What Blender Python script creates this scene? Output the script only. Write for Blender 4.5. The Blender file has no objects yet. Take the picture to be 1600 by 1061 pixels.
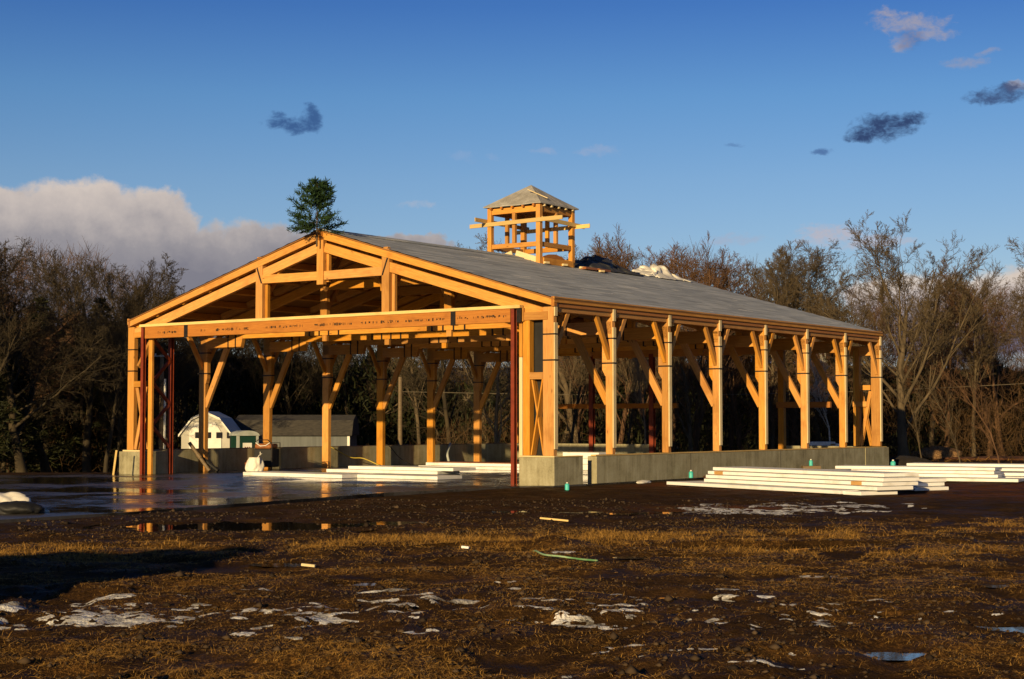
import bpy, bmesh, math, random
import numpy as np
from mathutils import Vector, Matrix
R = math.radians
scene = bpy.context.scene
COL = scene.collection

# ------------------------------------------------------------------ camera, sky, sun, exposure
CAM_H, F_PX, PITCH = 1.6832, 2578.6, 0.0496
cam_d = bpy.data.cameras.new("camera"); cam = bpy.data.objects.new("camera", cam_d); COL.objects.link(cam)
cam_d.sensor_width = 36.0; cam_d.lens = F_PX / 1600 * 36.0
cam_d.clip_start = 0.1; cam_d.clip_end = 6000
cam.location = (0, 0, CAM_H); cam.rotation_euler = (math.pi / 2 + PITCH, 0, 0)
scene.camera = cam

SUN_EL, SUN_AZ = R(12.0), R(22.5)          # azimuth: left of straight behind the camera
s_dir = Vector((-math.sin(SUN_AZ) * math.cos(SUN_EL), -math.cos(SUN_AZ) * math.cos(SUN_EL), math.sin(SUN_EL)))
sun_d = bpy.data.lights.new("sun", 'SUN'); sun = bpy.data.objects.new("sun", sun_d); COL.objects.link(sun)
sun_d.energy = 5.0; sun_d.angle = R(0.5); sun_d.color = (1.0, 0.73, 0.36)
sun.rotation_euler = s_dir.to_track_quat('Z', 'Y').to_euler(); sun.location = (-30, -90, 40)

scene.view_settings.view_transform = 'Standard'; scene.view_settings.look = 'None'
EXPO = 0.22
scene.view_settings.exposure = EXPO; scene.view_settings.gamma = 1.0

def px_ray(x, y):
    v = (x - 800) / F_PX, (530.5 - y) / F_PX
    c, s = math.cos(PITCH), math.sin(PITCH)
    return Vector((v[0], c - s * v[1], s + c * v[1])).normalized()
def px_ang(x, y):
    d = px_ray(x, y); return math.atan2(d.x, d.y), math.asin(d.z)

world = bpy.data.worlds.new("World"); scene.world = world; world.use_nodes = True

class NT:
    """small helper for building node trees"""
    def __init__(s, tree): s.t = tree; s.n = tree.nodes; s.l = tree.links
    def new(s, typ, **kw):
        n = s.n.new(typ)
        for k, v in kw.items(): setattr(n, k, v)
        return n
    def put(s, sock, v):
        if v is None: return
        if isinstance(v, bpy.types.NodeSocket): s.l.new(v, sock)
        elif isinstance(v, (tuple, list)) and len(v) == 3 and sock.type == 'RGBA': sock.default_value = (*v, 1)
        else: sock.default_value = v
    def m(s, op, a, b=None, c=None, clamp=False):
        n = s.new('ShaderNodeMath', operation=op, use_clamp=clamp)
        s.put(n.inputs[0], a); s.put(n.inputs[1], b)
        if c is not None: s.put(n.inputs[2], c)
        return n.outputs[0]
    def mix(s, f, a, b, typ='MIX'):
        n = s.new('ShaderNodeMix', data_type='RGBA', blend_type=typ)
        s.put(n.inputs[0], f); s.put(n.inputs[6], a); s.put(n.inputs[7], b); return n.outputs[2]
    def mr(s, v, a, b, c=0.0, d=1.0, smooth=True):
        n = s.new('ShaderNodeMapRange'); n.interpolation_type = 'SMOOTHSTEP' if smooth else 'LINEAR'
        for i, q in enumerate((v, a, b, c, d)): s.put(n.inputs[i], q)
        return n.outputs[0]
    def noise(s, vec, scale, detail=4, rough=0.55, dist=0.0, dim='3D'):
        n = s.new('ShaderNodeTexNoise', noise_dimensions=dim)
        if vec is not None: s.l.new(vec, n.inputs['Vector'])
        n.inputs['Scale'].default_value = scale; n.inputs['Detail'].default_value = detail
        n.inputs['Roughness'].default_value = rough; n.inputs['Distortion'].default_value = dist
        return n.outputs[0]
    def mapping(s, vec, scale=(1, 1, 1), loc=(0, 0, 0), rot=(0, 0, 0)):
        n = s.new('ShaderNodeMapping'); s.l.new(vec, n.inputs[0])
        n.inputs['Scale'].default_value = scale; s.put(n.inputs['Location'], loc); n.inputs['Rotation'].default_value = rot
        return n.outputs[0]
    def ramp(s, f, stops):
        n = s.new('ShaderNodeValToRGB'); s.l.new(f, n.inputs[0]); e = n.color_ramp.elements
        while len(e) < len(stops): e.new(0.5)
        for q, (p, c) in zip(e, stops): q.position = p; q.color = (*c, 1)
        return n.outputs[0]

def srgb(r, g, b):
    f = lambda c: c / 12.92 if c <= 0.04045 else ((c + 0.055) / 1.055) ** 2.4
    return f(r / 255), f(g / 255), f(b / 255)

def build_sky():
    w = NT(world.node_tree); bg = w.n['Background']
    sky = w.new('ShaderNodeTexSky'); sky.sky_type = 'NISHITA'; sky.sun_disc = False
    sky.sun_elevation = SUN_EL; sky.sun_rotation = math.pi + SUN_AZ
    sky.air_density = 1.0; sky.dust_density = 0.2; sky.ozone_density = 3.0; sky.altitude = 0
    tc = w.new('ShaderNodeTexCoord'); sep = w.new('ShaderNodeSeparateXYZ'); w.l.new(tc.outputs['Generated'], sep.inputs[0])
    az = w.m('ARCTAN2', sep.outputs[0], sep.outputs[1]); el = w.m('ARCSINE', sep.outputs[2])
    cmb = w.new('ShaderNodeCombineXYZ'); w.l.new(az, cmb.inputs[0]); w.l.new(el, cmb.inputs[1])
    vec = cmb.outputs[0]
    # deepen the clear northern sky with height
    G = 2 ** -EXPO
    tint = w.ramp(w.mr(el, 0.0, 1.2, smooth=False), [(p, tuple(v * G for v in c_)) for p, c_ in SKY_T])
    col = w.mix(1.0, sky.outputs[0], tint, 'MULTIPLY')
    nb = w.noise(vec, 26, 6, 0.6); nf = w.noise(w.mapping(vec, (1, 1.3, 1)), 85, 5, 0.6)
    nw = w.noise(w.mapping(vec, (1, 2.4, 1), rot=(0, 0, -0.25)), 45, 6, 0.62, 0.3)
    px = 1 / F_PX
    wa = w.new('ShaderNodeTexNoise'); w.l.new(vec, wa.inputs['Vector']); wa.inputs['Scale'].default_value = 48; wa.inputs['Detail'].default_value = 7; wa.inputs['Roughness'].default_value = 0.62
    ws = w.new('ShaderNodeSeparateColor'); w.l.new(wa.outputs['Color'], ws.inputs[0])
    az_, el_ = az, el
    az = w.m('ADD', az, w.m('MULTIPLY', w.m('SUBTRACT', ws.outputs[0], 0.5), 0.036)); el = w.m('ADD', el, w.m('MULTIPLY', w.m('SUBTRACT', ws.outputs[1], 0.5), 0.026))
    wide = {'az': az, 'el': el}; tight = {'az': w.m('ADD', w.m('MULTIPLY', az, 0.45), w.m('MULTIPLY', az_, 0.55)), 'el': w.m('ADD', w.m('MULTIPLY', el, 0.6), w.m('MULTIPLY', el_, 0.4))}
    cur = dict(wide)
    def blob(x, y, rx, ry):
        a, e = px_ang(x, y)
        dx = w.m('MULTIPLY', w.m('SUBTRACT', cur['az'], a), 1 / (rx * px)); dy = w.m('MULTIPLY', w.m('SUBTRACT', cur['el'], e), 1 / (ry * px))
        return w.m('SUBTRACT', 1.0, w.m('ADD', w.m('MULTIPLY', dx, dx), w.m('MULTIPLY', dy, dy)))
    def union(bl):
        r = None
        for b in bl:
            q = blob(*b); q = w.m('MAXIMUM', q, -3.0)
            r = q if r is None else w.m('SMOOTH_MAX', r, q, 0.15)
        return r
    def cover(bl, amp_b, amp_f, lo, hi, n1=None):
        m = union(bl)
        m = w.m('ADD', m, w.m('MULTIPLY', w.m('SUBTRACT', n1 or nb, 0.5), amp_b))
        m = w.m('ADD', m, w.m('MULTIPLY', w.m('SUBTRACT', nf, 0.5), amp_f))
        return w.mr(m, lo, hi)
    K = 2 ** -EXPO / SKY_S
    def c(*rgb): return tuple(v * K for v in srgb(*rgb))
    # low murky bank along the horizon
    e0 = px_ang(800, 640)[1]; e1 = px_ang(800, 500)[1]
    low = w.m('MULTIPLY', w.mr(w.m('ADD', el, w.m('MULTIPLY', w.m('SUBTRACT', nb, 0.5), 0.03)), e0, e1, 1.0, 0.0), 0.85)
    col = w.mix(low, col, c(98, 98, 122))
    # large cumulus bank on the left
    cm = cover([(40, 420, 330, 118), (130, 345, 120, 66), (240, 352, 72, 58), (405, 405, 95, 56), (-220, 380, 260, 120), (490, 418, 85, 52), (610, 395, 70, 30), (-30, 330, 90, 42), (560, 440, 150, 52), (335, 432, 130, 88), (640, 388, 70, 22)], 0.6, 0.5, -0.15, 0.42)
    top = w.m('ADD', w.mr(el, px_ang(0, 440)[1], px_ang(0, 290)[1], smooth=False), w.m('MULTIPLY', w.m('SUBTRACT', nb, 0.5), 0.9))
    ccol = w.ramp(top, [(0.05, c(128, 127, 138)), (0.42, c(152, 148, 153)), (0.72, c(186, 177, 174)), (1.0, c(208, 196, 188))])
    col = w.mix(cm, col, ccol)
    # bank low on the right
    cm = cover([(1530, 505, 190, 66), (1420, 470, 110, 44), (1640, 470, 160, 60), (1230, 545, 150, 40)], 0.8, 0.5, -0.1, 0.5)
    top = w.m('ADD', w.mr(el, px_ang(1500, 560)[1], px_ang(1500, 440)[1], smooth=False), w.m('MULTIPLY', w.m('SUBTRACT', nb, 0.5), 0.8))
    col = w.mix(cm, col, w.ramp(top, [(0.1, c(112, 108, 128)), (0.55, c(150, 140, 148)), (1.0, c(214, 200, 188))]))
    cur.update(tight); nq = w.noise(w.mapping(vec, (1, 1.7, 1), rot=(0, 0, -0.2)), 150, 7, 0.68, 0.4)
    # sunlit wisps
    for bl, op, rgb in (([(1420, 34, 66, 20), (1390, 18, 40, 10), (1455, 50, 44, 12), (1412, 66, 26, 16)], 0.75, (168, 160, 168)),
                        ([(1508, 97, 42, 12), (1545, 80, 26, 6)], 0.55, (158, 156, 172)),
                        ([(1592, 134, 26, 11)], 0.85, (186, 172, 170)),
                        ([(1300, 366, 66, 20), (1370, 380, 70, 14)], 0.7, (196, 180, 182)), ([(1150, 373, 60, 9)], 0.5, (170, 172, 190)),
                        ([(930, 237, 46, 9), (850, 236, 22, 7)], 0.45, (160, 172, 200)), ([(722, 243, 26, 10), (768, 246, 14, 8)], 0.35, (146, 170, 206)),
                        ([(658, 322, 36, 9)], 0.55, (176, 182, 198))):
        col = w.mix(w.m('MULTIPLY', cover(bl, 2.4, 1.0, 0.0, 1.4, nq), op), col, c(*rgb))
    # small dark clouds
    for bl, op, rgb in (([(455, 194, 44, 17), (487, 188, 17, 24), (470, 198, 30, 14), (445, 187, 24, 13)], 0.85, (50, 82, 134)),
                        ([(1382, 196, 56, 25), (1425, 185, 30, 14), (1350, 210, 34, 12)], 0.97, (48, 66, 106)),
                        ([(1556, 150, 52, 13), (1580, 142, 40, 15)], 0.92, (62, 82, 122)), ([(1286, 236, 19, 9)], 0.75, (66, 96, 148)), ([(1146, 228, 20, 5)], 0.5, (84, 118, 168)),
                        ([(1425, 60, 26, 18)], 0.35, (76, 92, 140))):
        col = w.mix(w.m('MULTIPLY', cover(bl, 2.1, 0.9, -0.05, 1.15, nq), op), col, c(*rgb))
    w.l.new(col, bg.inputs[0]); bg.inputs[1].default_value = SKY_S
SKY_S = 0.10
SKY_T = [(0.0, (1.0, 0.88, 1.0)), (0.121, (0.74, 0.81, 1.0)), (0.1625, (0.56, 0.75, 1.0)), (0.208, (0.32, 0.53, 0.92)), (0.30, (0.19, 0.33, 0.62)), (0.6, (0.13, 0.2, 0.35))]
build_sky()
world.cycles.sampling_method = 'MANUAL'; world.cycles.sample_map_resolution = 512

# ------------------------------------------------------------------ helpers
def tag(o, label=None, cat=None, group=None, kind=None):
    for k, v in (('label', label), ('category', cat), ('group', group), ('kind', kind)):
        if v: o[k] = v
    return o
MW = {}                                     # matrix of each object in its top-level thing's space
def mesh_obj(name, bm_or_me, mat, parent=None, M=None, smooth=False):
    if isinstance(bm_or_me, bmesh.types.BMesh):
        me = bpy.data.meshes.new(name); bm_or_me.to_mesh(me); bm_or_me.free()
    else: me = bm_or_me
    if smooth:
        for p in me.polygons: p.use_smooth = True
    for q in (mat if isinstance(mat, (list, tuple)) else [mat]):
        if q: me.materials.append(q)
    o = bpy.data.objects.new(name, me); COL.objects.link(o)
    M = M or Matrix.Identity(4)
    if parent is not None:
        o.parent = parent
        o.matrix_basis = MW[parent].inverted() @ M if parent in MW else M
        MW[o] = M
    else: o.matrix_world = M
    return o
def empty(name, loc=(0, 0, 0), rz=0.0, label=None, cat=None, group=None):
    o = bpy.data.objects.new(name, None); COL.objects.link(o); o.empty_display_size = 0.3
    o.location = loc; o.rotation_euler = (0, 0, rz); return tag(o, label, cat, group)
def np_mesh(name, V, Fq):
    me = bpy.data.meshes.new(name); V = np.asarray(V, np.float32); Fq = np.asarray(Fq, np.int32)
    k = Fq.shape[1]
    me.vertices.add(len(V)); me.vertices.foreach_set('co', V.ravel())
    me.loops.add(Fq.size); me.loops.foreach_set('vertex_index', Fq.ravel())
    me.polygons.add(len(Fq)); me.polygons.foreach_set('loop_start', np.arange(0, Fq.size, k, dtype=np.int32))
    me.update(calc_edges=True); me.validate(); return me
def bx(bm, x0, x1, y0, y1, z0, z1, bev=0.0, M=None):
    vs = [bm.verts.new((x, y, z)) for x in (x0, x1) for y in (y0, y1) for z in (z0, z1)]
    fs = [bm.faces.new([vs[i] for i in q]) for q in ((0, 1, 3, 2), (4, 6, 7, 5), (0, 4, 5, 1), (2, 3, 7, 6), (0, 2, 6, 4), (1, 5, 7, 3))]
    if bev > 0:
        bmesh.ops.bevel(bm, geom=list({e for f in fs for e in f.edges}), offset=bev, segments=1, affect='EDGES', profile=0.5)
    if M is not None:
        for v in vs:
            if v.is_valid: v.co = M @ v.co
    return vs
def box_obj(name, x0, x1, y0, y1, z0, z1, mat, parent=None, bev=0.008, M=None):
    cx, cy, cz = (x0 + x1) / 2, (y0 + y1) / 2, (z0 + z1) / 2
    bm = bmesh.new(); bx(bm, x0 - cx, x1 - cx, y0 - cy, y1 - cy, z0 - cz, z1 - cz, bev)
    return mesh_obj(name, bm, mat, parent, (M or Matrix.Identity(4)) @ Matrix.Translation((cx, cy, cz)))
def axis_matrix(a, b, up=(0, 0, 1)):
    a, b = Vector(a), Vector(b); x = (b - a).normalized(); up = Vector(up)
    if abs(x.dot(up)) > 0.98: up = Vector((0, 1, 0))
    y = up.cross(x).normalized(); z = x.cross(y)
    M = Matrix((x, y, z)).transposed().to_4x4(); M.translation = (a + b) / 2; return M
def timber(name, a, b, w, d, mat, parent=None, up=(0, 0, 1), bev=0.007, cut=(0, 0)):
    """squared timber from a to b; w across, d along 'up'; grain runs along local x; cut skews the ends"""
    L = (Vector(b) - Vector(a)).length; bm = bmesh.new()
    vs = bx(bm, -L / 2, L / 2, -w / 2, w / 2, -d / 2, d / 2)
    for v in vs:
        v.co.x += (cut[0] if v.co.x < 0 else cut[1]) * v.co.z
    bmesh.ops.bevel(bm, geom=bm.edges[:], offset=bev, segments=1, affect='EDGES', profile=0.5)
    return mesh_obj(name, bm, mat, parent, axis_matrix(a, b, up))
def tube(bm, pts, radii, sides=8, cap=True):
    rings = []
    for i, p in enumerate(pts):
        p = Vector(p); t = (Vector(pts[min(i + 1, len(pts) - 1)]) - Vector(pts[max(i - 1, 0)])).normalized()
        u = t.cross(Vector((0, 0, 1)) if abs(t.z) < 0.9 else Vector((1, 0, 0))).normalized(); v = t.cross(u)
        r = radii[i] if isinstance(radii, (list, tuple)) else radii
        rings.append([bm.verts.new(p + r * (math.cos(k * 2 * math.pi / sides) * u + math.sin(k * 2 * math.pi / sides) * v)) for k in range(sides)])
    for a, b in zip(rings, rings[1:]):
        for k in range(sides): bm.faces.new((a[k], a[(k + 1) % sides], b[(k + 1) % sides], b[k]))
    if cap: bm.faces.new(rings[0][::-1]); bm.faces.new(rings[-1])
def prism(bm, outline, y0, y1):
    """outline of (x, z) points extruded from y0 to y1"""
    a = [bm.verts.new((x, y0, z)) for x, z in outline]; b = [bm.verts.new((x, y1, z)) for x, z in outline]
    bm.faces.new(a); bm.faces.new(b[::-1])
    for i in range(len(a)):
        j = (i + 1) % len(a); bm.faces.new((a[j], a[i], b[i], b[j]))
    bmesh.ops.recalc_face_normals(bm, faces=bm.faces[:])

# value noise in numpy
def _h(ix, iy, seed):
    n = (ix * 374761393 + iy * 668265263 + seed * 974711) & 0xffffffff
    n = ((n ^ (n >> 13)) * 1274126177) & 0xffffffff
    return ((n ^ (n >> 16)) & 0xffff) / 65535.0
def vnoise(x, y, seed=0):
    ix, iy = np.floor(x).astype(np.int64), np.floor(y).astype(np.int64); fx, fy = x - ix, y - iy
    fx = fx * fx * (3 - 2 * fx); fy = fy * fy * (3 - 2 * fy)
    a, b, c, d = _h(ix, iy, seed), _h(ix + 1, iy, seed), _h(ix, iy + 1, seed), _h(ix + 1, iy + 1, seed)
    return (a * (1 - fx) + b * fx) * (1 - fy) + (c * (1 - fx) + d * fx) * fy
def fbm(x, y, sc, seed=0, o=4):
    r, a, t = 0, 1.0, 0
    for k in range(o):
        r = r + a * vnoise(x / sc * 2 ** k + 17.3 * k, y / sc * 2 ** k - 9.1 * k, seed + k); t += a; a *= 0.5
    return r / t
def sst(x, a, b):
    t = np.clip((np.asarray(x, float) - a) / (b - a), 0, 1); return t * t * (3 - 2 * t)

# ------------------------------------------------------------------ materials
def mat(name, base=(0.5, 0.5, 0.5), rough=0.7, metal=0.0, spec=0.5):
    m = bpy.data.materials.new(name); m.use_nodes = True; n = NT(m.node_tree); b = n.n['Principled BSDF']
    b.inputs['Base Color'].default_value = (*base, 1); b.inputs['Roughness'].default_value = rough
    b.inputs['Metallic'].default_value = metal; b.inputs['Specular IOR Level'].default_value = spec
    return m, n, b
def bump(n, b, h, dist, strength=1.0):
    q = n.new('ShaderNodeBump'); q.inputs['Distance'].default_value = dist; q.inputs['Strength'].default_value = strength
    n.l.new(h, q.inputs['Height']); n.l.new(q.outputs[0], b.inputs['Normal'])
def obj_vec(n):
    """object coordinates shifted by a random amount for every object"""
    tc = n.new('ShaderNodeTexCoord'); oi = n.new('ShaderNodeObjectInfo')
    sh = n.m('MULTIPLY', oi.outputs['Random'], 37.0)
    mp = n.new('ShaderNodeMapping'); n.l.new(tc.outputs['Object'], mp.inputs[0])
    c = n.new('ShaderNodeCombineXYZ')
    for k in range(3): n.l.new(sh, c.inputs[k])
    n.l.new(c.outputs[0], mp.inputs['Location']); return mp.outputs[0], oi.outputs['Random']
def wood_mat(name, dark, lite, rough=0.62, knots=True, var=0.30):
    m, n, b = mat(name, rough=rough, spec=0.3)
    v, rnd = obj_vec(n)
    g = n.noise(n.mapping(v, (0.7, 11, 11)), 3.0, 5, 0.6, 0.6)
    f = n.noise(n.mapping(v, (1.5, 60, 60)), 3.0, 3, 0.6)
    k = n.m('ADD', n.m('MULTIPLY', g, 0.75), n.m('MULTIPLY', f, 0.25))
    col = n.ramp(k, [(0.3, dark), (0.68, lite)])
    if knots:
        vo = n.new('ShaderNodeTexVoronoi'); vo.inputs['Scale'].default_value = 2.6; n.l.new(n.mapping(v, (0.5, 1.6, 1.6)), vo.inputs['Vector'])
        kn = n.mr(vo.outputs['Distance'], 0.03, 0.10, 0.75, 0.0)
        col = n.mix(kn, col, tuple(x * 0.35 for x in dark))
    hs = n.new('ShaderNodeHueSaturation'); n.l.new(col, hs.inputs['Color'])
    n.l.new(n.mr(rnd, 0, 1, 1 - var, 1 + var * 0.45, False), hs.inputs['Value'])
    n.l.new(n.mr(n.m('FRACT', n.m('MULTIPLY', rnd, 7.3)), 0, 1, 0.94, 1.05, False), hs.inputs['Saturation'])
    st = n.noise(v, 1.1, 4, 0.6)
    col = n.mix(n.mr(st, 0.5, 0.75, 0.0, 0.5), hs.outputs[0], tuple(x * 0.55 for x in dark))
    n.l.new(col, b.inputs['Base Color']); bump(n, b, f, 0.002, 0.5)
    return m
M_WOOD = wood_mat('fir timber', (0.46, 0.180, 0.026), (0.72, 0.355, 0.070))
M_WOOD_IN = M_WOOD
M_PALE = wood_mat('pale lumber', (0.66, 0.50, 0.25), (0.80, 0.66, 0.38), knots=False, var=0.08)
M_LVL = wood_mat('laminated beam', (0.36, 0.125, 0.018), (0.52, 0.205, 0.030), knots=False)
M_PLANK = wood_mat('yellow plank', (0.62, 0.40, 0.12), (0.76, 0.54, 0.20), knots=False)
M_DECK = wood_mat('deck boards', (0.22, 0.10, 0.03), (0.34, 0.16, 0.05))
M_OLDWOOD = wood_mat('weathered wood', (0.10, 0.07, 0.04), (0.22, 0.16, 0.09), knots=False)
def flat(name, c1, c2, scale=3.0, rough=0.7, metal=0.0, spec=0.4, bmp=0.0, stretch=(1, 1, 1), lo=0.35, hi=0.65):
    m, n, b = mat(name, rough=rough, metal=metal, spec=spec); v, rnd = obj_vec(n)
    k = n.noise(n.mapping(v, stretch), scale, 5, 0.6)
    n.l.new(n.ramp(k, [(lo, c1), (hi, c2)]), b.inputs['Base Color'])
    if bmp: bump(n, b, n.noise(v, scale * 6, 4, 0.6), bmp)
    return m
M_STRAP = flat('dark iron strap', (0.012, 0.010, 0.009), (0.03, 0.022, 0.016), 8, 0.5, 0.3)
M_RED = flat('red oxide steel', (0.15, 0.022, 0.006), (0.23, 0.036, 0.009), 4, 0.5)
M_INK = flat('black ink', (0.02, 0.012, 0.006), (0.04, 0.025, 0.012), 20, 0.8)
M_FOAM = flat('white foam', (0.60, 0.57, 0.49), (0.82, 0.81, 0.78), 1.6, 0.85, lo=0.26, hi=0.48)
M_BLACK = flat('black plastic', (0.008, 0.008, 0.008), (0.016, 0.016, 0.016), 3, 0.6)
M_TARPW = flat('white tarpaulin', (0.68, 0.64, 0.55), (0.80, 0.77, 0.70), 3, 0.6)
M_TARPB = flat('dark tarpaulin', (0.03, 0.032, 0.034), (0.06, 0.06, 0.06), 3, 0.6)
M_TURQ = flat('turquoise plastic', (0.05, 0.45, 0.40), (0.08, 0.55, 0.50), 5, 0.4)
M_GREEN = flat('dark green plastic', (0.006, 0.032, 0.022), (0.010, 0.045, 0.030), 3, 0.45)
M_GREYROOF = flat('pale grey plastic', (0.30, 0.33, 0.30), (0.42, 0.44, 0.41), 3, 0.5)
M_CREAM = flat('cream siding', (0.40, 0.385, 0.33), (0.48, 0.46, 0.40), 2, 0.7)
M_WHITE = flat('white paint', (0.70, 0.68, 0.60), (0.80, 0.78, 0.70), 2, 0.6)
M_GREYWALL = flat('grey siding', (0.10, 0.11, 0.11), (0.14, 0.15, 0.15), 1.5, 0.75, stretch=(6, 6, 0.3))
M_SHINGLE = flat('dark shingles', (0.035, 0.032, 0.028), (0.07, 0.062, 0.05), 2.5, 0.9, stretch=(2, 2, 8))
M_GLASS = flat('dark glass', (0.01, 0.01, 0.012), (0.02, 0.02, 0.022), 2, 0.1)
M_TAN = flat('brown cardboard', (0.45, 0.25, 0.08), (0.55, 0.33, 0.12), 4, 0.8)
M_COPPER = flat('copper brown pipe', (0.22, 0.075, 0.02), (0.34, 0.13, 0.04), 5, 0.5)
M_YELLOW = flat('yellow cord', (0.5, 0.36, 0.04), (0.6, 0.45, 0.07), 5, 0.6)
M_HOSE = flat('green hose', (0.10, 0.26, 0.10), (0.30, 0.42, 0.24), 5, 0.4)
M_REDDIRT = flat('red brown soil', (0.075, 0.028, 0.012), (0.13, 0.05, 0.02), 6, 0.95, bmp=0.02)
M_DARKDIRT = flat('dark soil', (0.012, 0.009, 0.007), (0.03, 0.02, 0.013), 5, 0.95, bmp=0.03)
M_WIRE = flat('utility wire', (0.16, 0.13, 0.09), (0.2, 0.17, 0.12), 5, 0.6)
M_CONC = (lambda: None)()
def concrete():
    m, n, b = mat('formed concrete', rough=0.85, spec=0.3); v, rnd = obj_vec(n)
    k = n.noise(v, 1.6, 6, 0.65); st = n.noise(n.mapping(v, (5, 5, 0.5)), 1.5, 5, 0.65); f = n.noise(v, 22, 4, 0.7)
    a = n.m('ADD', n.m('MULTIPLY', k, 0.45), n.m('ADD', n.m('MULTIPLY', st, 0.35), n.m('MULTIPLY', f, 0.2)))
    n.l.new(n.ramp(a, [(0.33, (0.13, 0.11, 0.06)), (0.48, (0.30, 0.27, 0.165)), (0.64, (0.43, 0.40, 0.27))]), b.inputs['Base Color'])
    bump(n, b, a, 0.012); return m
M_CONC = concrete()
def roof_felt():
    m, n, b = mat('roofing felt', rough=0.78, spec=0.35)
    tc = n.new('ShaderNodeTexCoord'); v = tc.outputs['Object']; sp = n.new('ShaderNodeSeparateXYZ'); n.l.new(v, sp.inputs[0])
    # x: across the slope, y: along the ridge
    row = n.m('MULTIPLY', sp.outputs[0], 4.2)
    fr = n.m('FRACT', row); idx = n.m('FLOOR', row)
    off = n.new('ShaderNodeTexWhiteNoise', noise_dimensions='1D'); n.l.new(idx, off.inputs['W'])
    seg = n.m('FLOOR', n.m('ADD', n.m('MULTIPLY', sp.outputs[1], 0.9), n.m('MULTIPLY', off.outputs[0], 9)))
    wn = n.new('ShaderNodeTexWhiteNoise', noise_dimensions='2D'); c = n.new('ShaderNodeCombineXYZ')
    n.l.new(idx, c.inputs[0]); n.l.new(seg, c.inputs[1]); n.l.new(c.outputs[0], wn.inputs['Vector'])
    big = n.noise(v, 0.5, 5, 0.65); streak = n.noise(n.mapping(v, (9, 0.7, 1)), 1.6, 5, 0.7); fine = n.noise(v, 14, 4, 0.7)
    t = n.m('ADD', n.m('MULTIPLY', big, 0.3), n.m('ADD', n.m('MULTIPLY', streak, 0.35), n.m('ADD', n.m('MULTIPLY', wn.outputs[0], 0.22), n.m('MULTIPLY', fine, 0.13))))
    col = n.ramp(t, [(0.30, (0.21, 0.225, 0.24)), (0.5, (0.36, 0.385, 0.405)), (0.68, (0.52, 0.535, 0.54))])
    col = n.mix(n.mr(fr, 0.0, 0.13, 0.5, 0.0), col, (0.11, 0.11, 0.11))
    pale = n.m('MULTIPLY', n.mr(n.noise(n.mapping(v, (3.2, 0.32, 1)), 1.5, 3, 0.6), 0.63, 0.68), n.mr(fine, 0.35, 0.55))
    col = n.mix(pale, col, (0.80, 0.76, 0.68))
    n.l.new(col, b.inputs['Base Color'])
    bump(n, b, n.m('ADD', n.m('MULTIPLY', fr, -0.5), n.m('MULTIPLY', streak, 0.6)), 0.012); return m
M_FELT = roof_felt()
def leaf_mat(name, c1, c2, rough=0.7):
    m, n, b = mat(name, rough=rough, spec=0.2); g = n.new('ShaderNodeNewGeometry')
    n.l.new(n.ramp(g.outputs['Random Per Island'], [(0.0, c1), (1.0, c2)]), b.inputs['Base Color']); return m
M_NEEDLE = leaf_mat('pine needles', (0.012, 0.032, 0.012), (0.03, 0.065, 0.022))
M_NEEDLE_D = leaf_mat('dark evergreen needles', (0.008, 0.011, 0.004), (0.030, 0.032, 0.010))
M_STRAW = leaf_mat('dead straw', (0.06, 0.026, 0.006), (0.58, 0.32, 0.07))
M_BRUSH = leaf_mat('winter brush', (0.03, 0.018, 0.008), (0.11, 0.062, 0.025))
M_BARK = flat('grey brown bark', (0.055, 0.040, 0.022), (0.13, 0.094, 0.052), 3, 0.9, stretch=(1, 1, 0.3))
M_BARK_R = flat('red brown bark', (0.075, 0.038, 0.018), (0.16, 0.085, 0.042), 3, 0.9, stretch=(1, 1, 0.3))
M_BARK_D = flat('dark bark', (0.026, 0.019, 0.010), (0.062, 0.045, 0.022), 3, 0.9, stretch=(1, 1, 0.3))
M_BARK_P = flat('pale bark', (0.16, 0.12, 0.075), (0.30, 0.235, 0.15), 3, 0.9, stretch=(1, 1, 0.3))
M_BIRCH = flat('white birch bark', (0.25, 0.23, 0.19), (0.62, 0.59, 0.52), 5, 0.8, stretch=(0.6, 0.6, 2))

# ------------------------------------------------------------------ building axes
PHI, CX, CY, BW = 0.6265, 1.1088, 43.4985, 16.63
UV = Vector((math.sin(PHI), math.cos(PHI))); NV = Vector((math.cos(PHI), -math.sin(PHI)))
def lw(x, y, z=0.0):
    return Vector((CX + x * NV.x + y * UV.x, CY + x * NV.y + y * UV.y, z))
def ground_px(x, y, z=0.0):
    d = px_ray(x, y); t = (z - CAM_H) / d.z; return Vector((d.x * t, d.y * t, z))
def at_depth(x, y, Y):
    d = px_ray(x, y); return Vector((0, 0, CAM_H)) + d * (Y / d.y)

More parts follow.
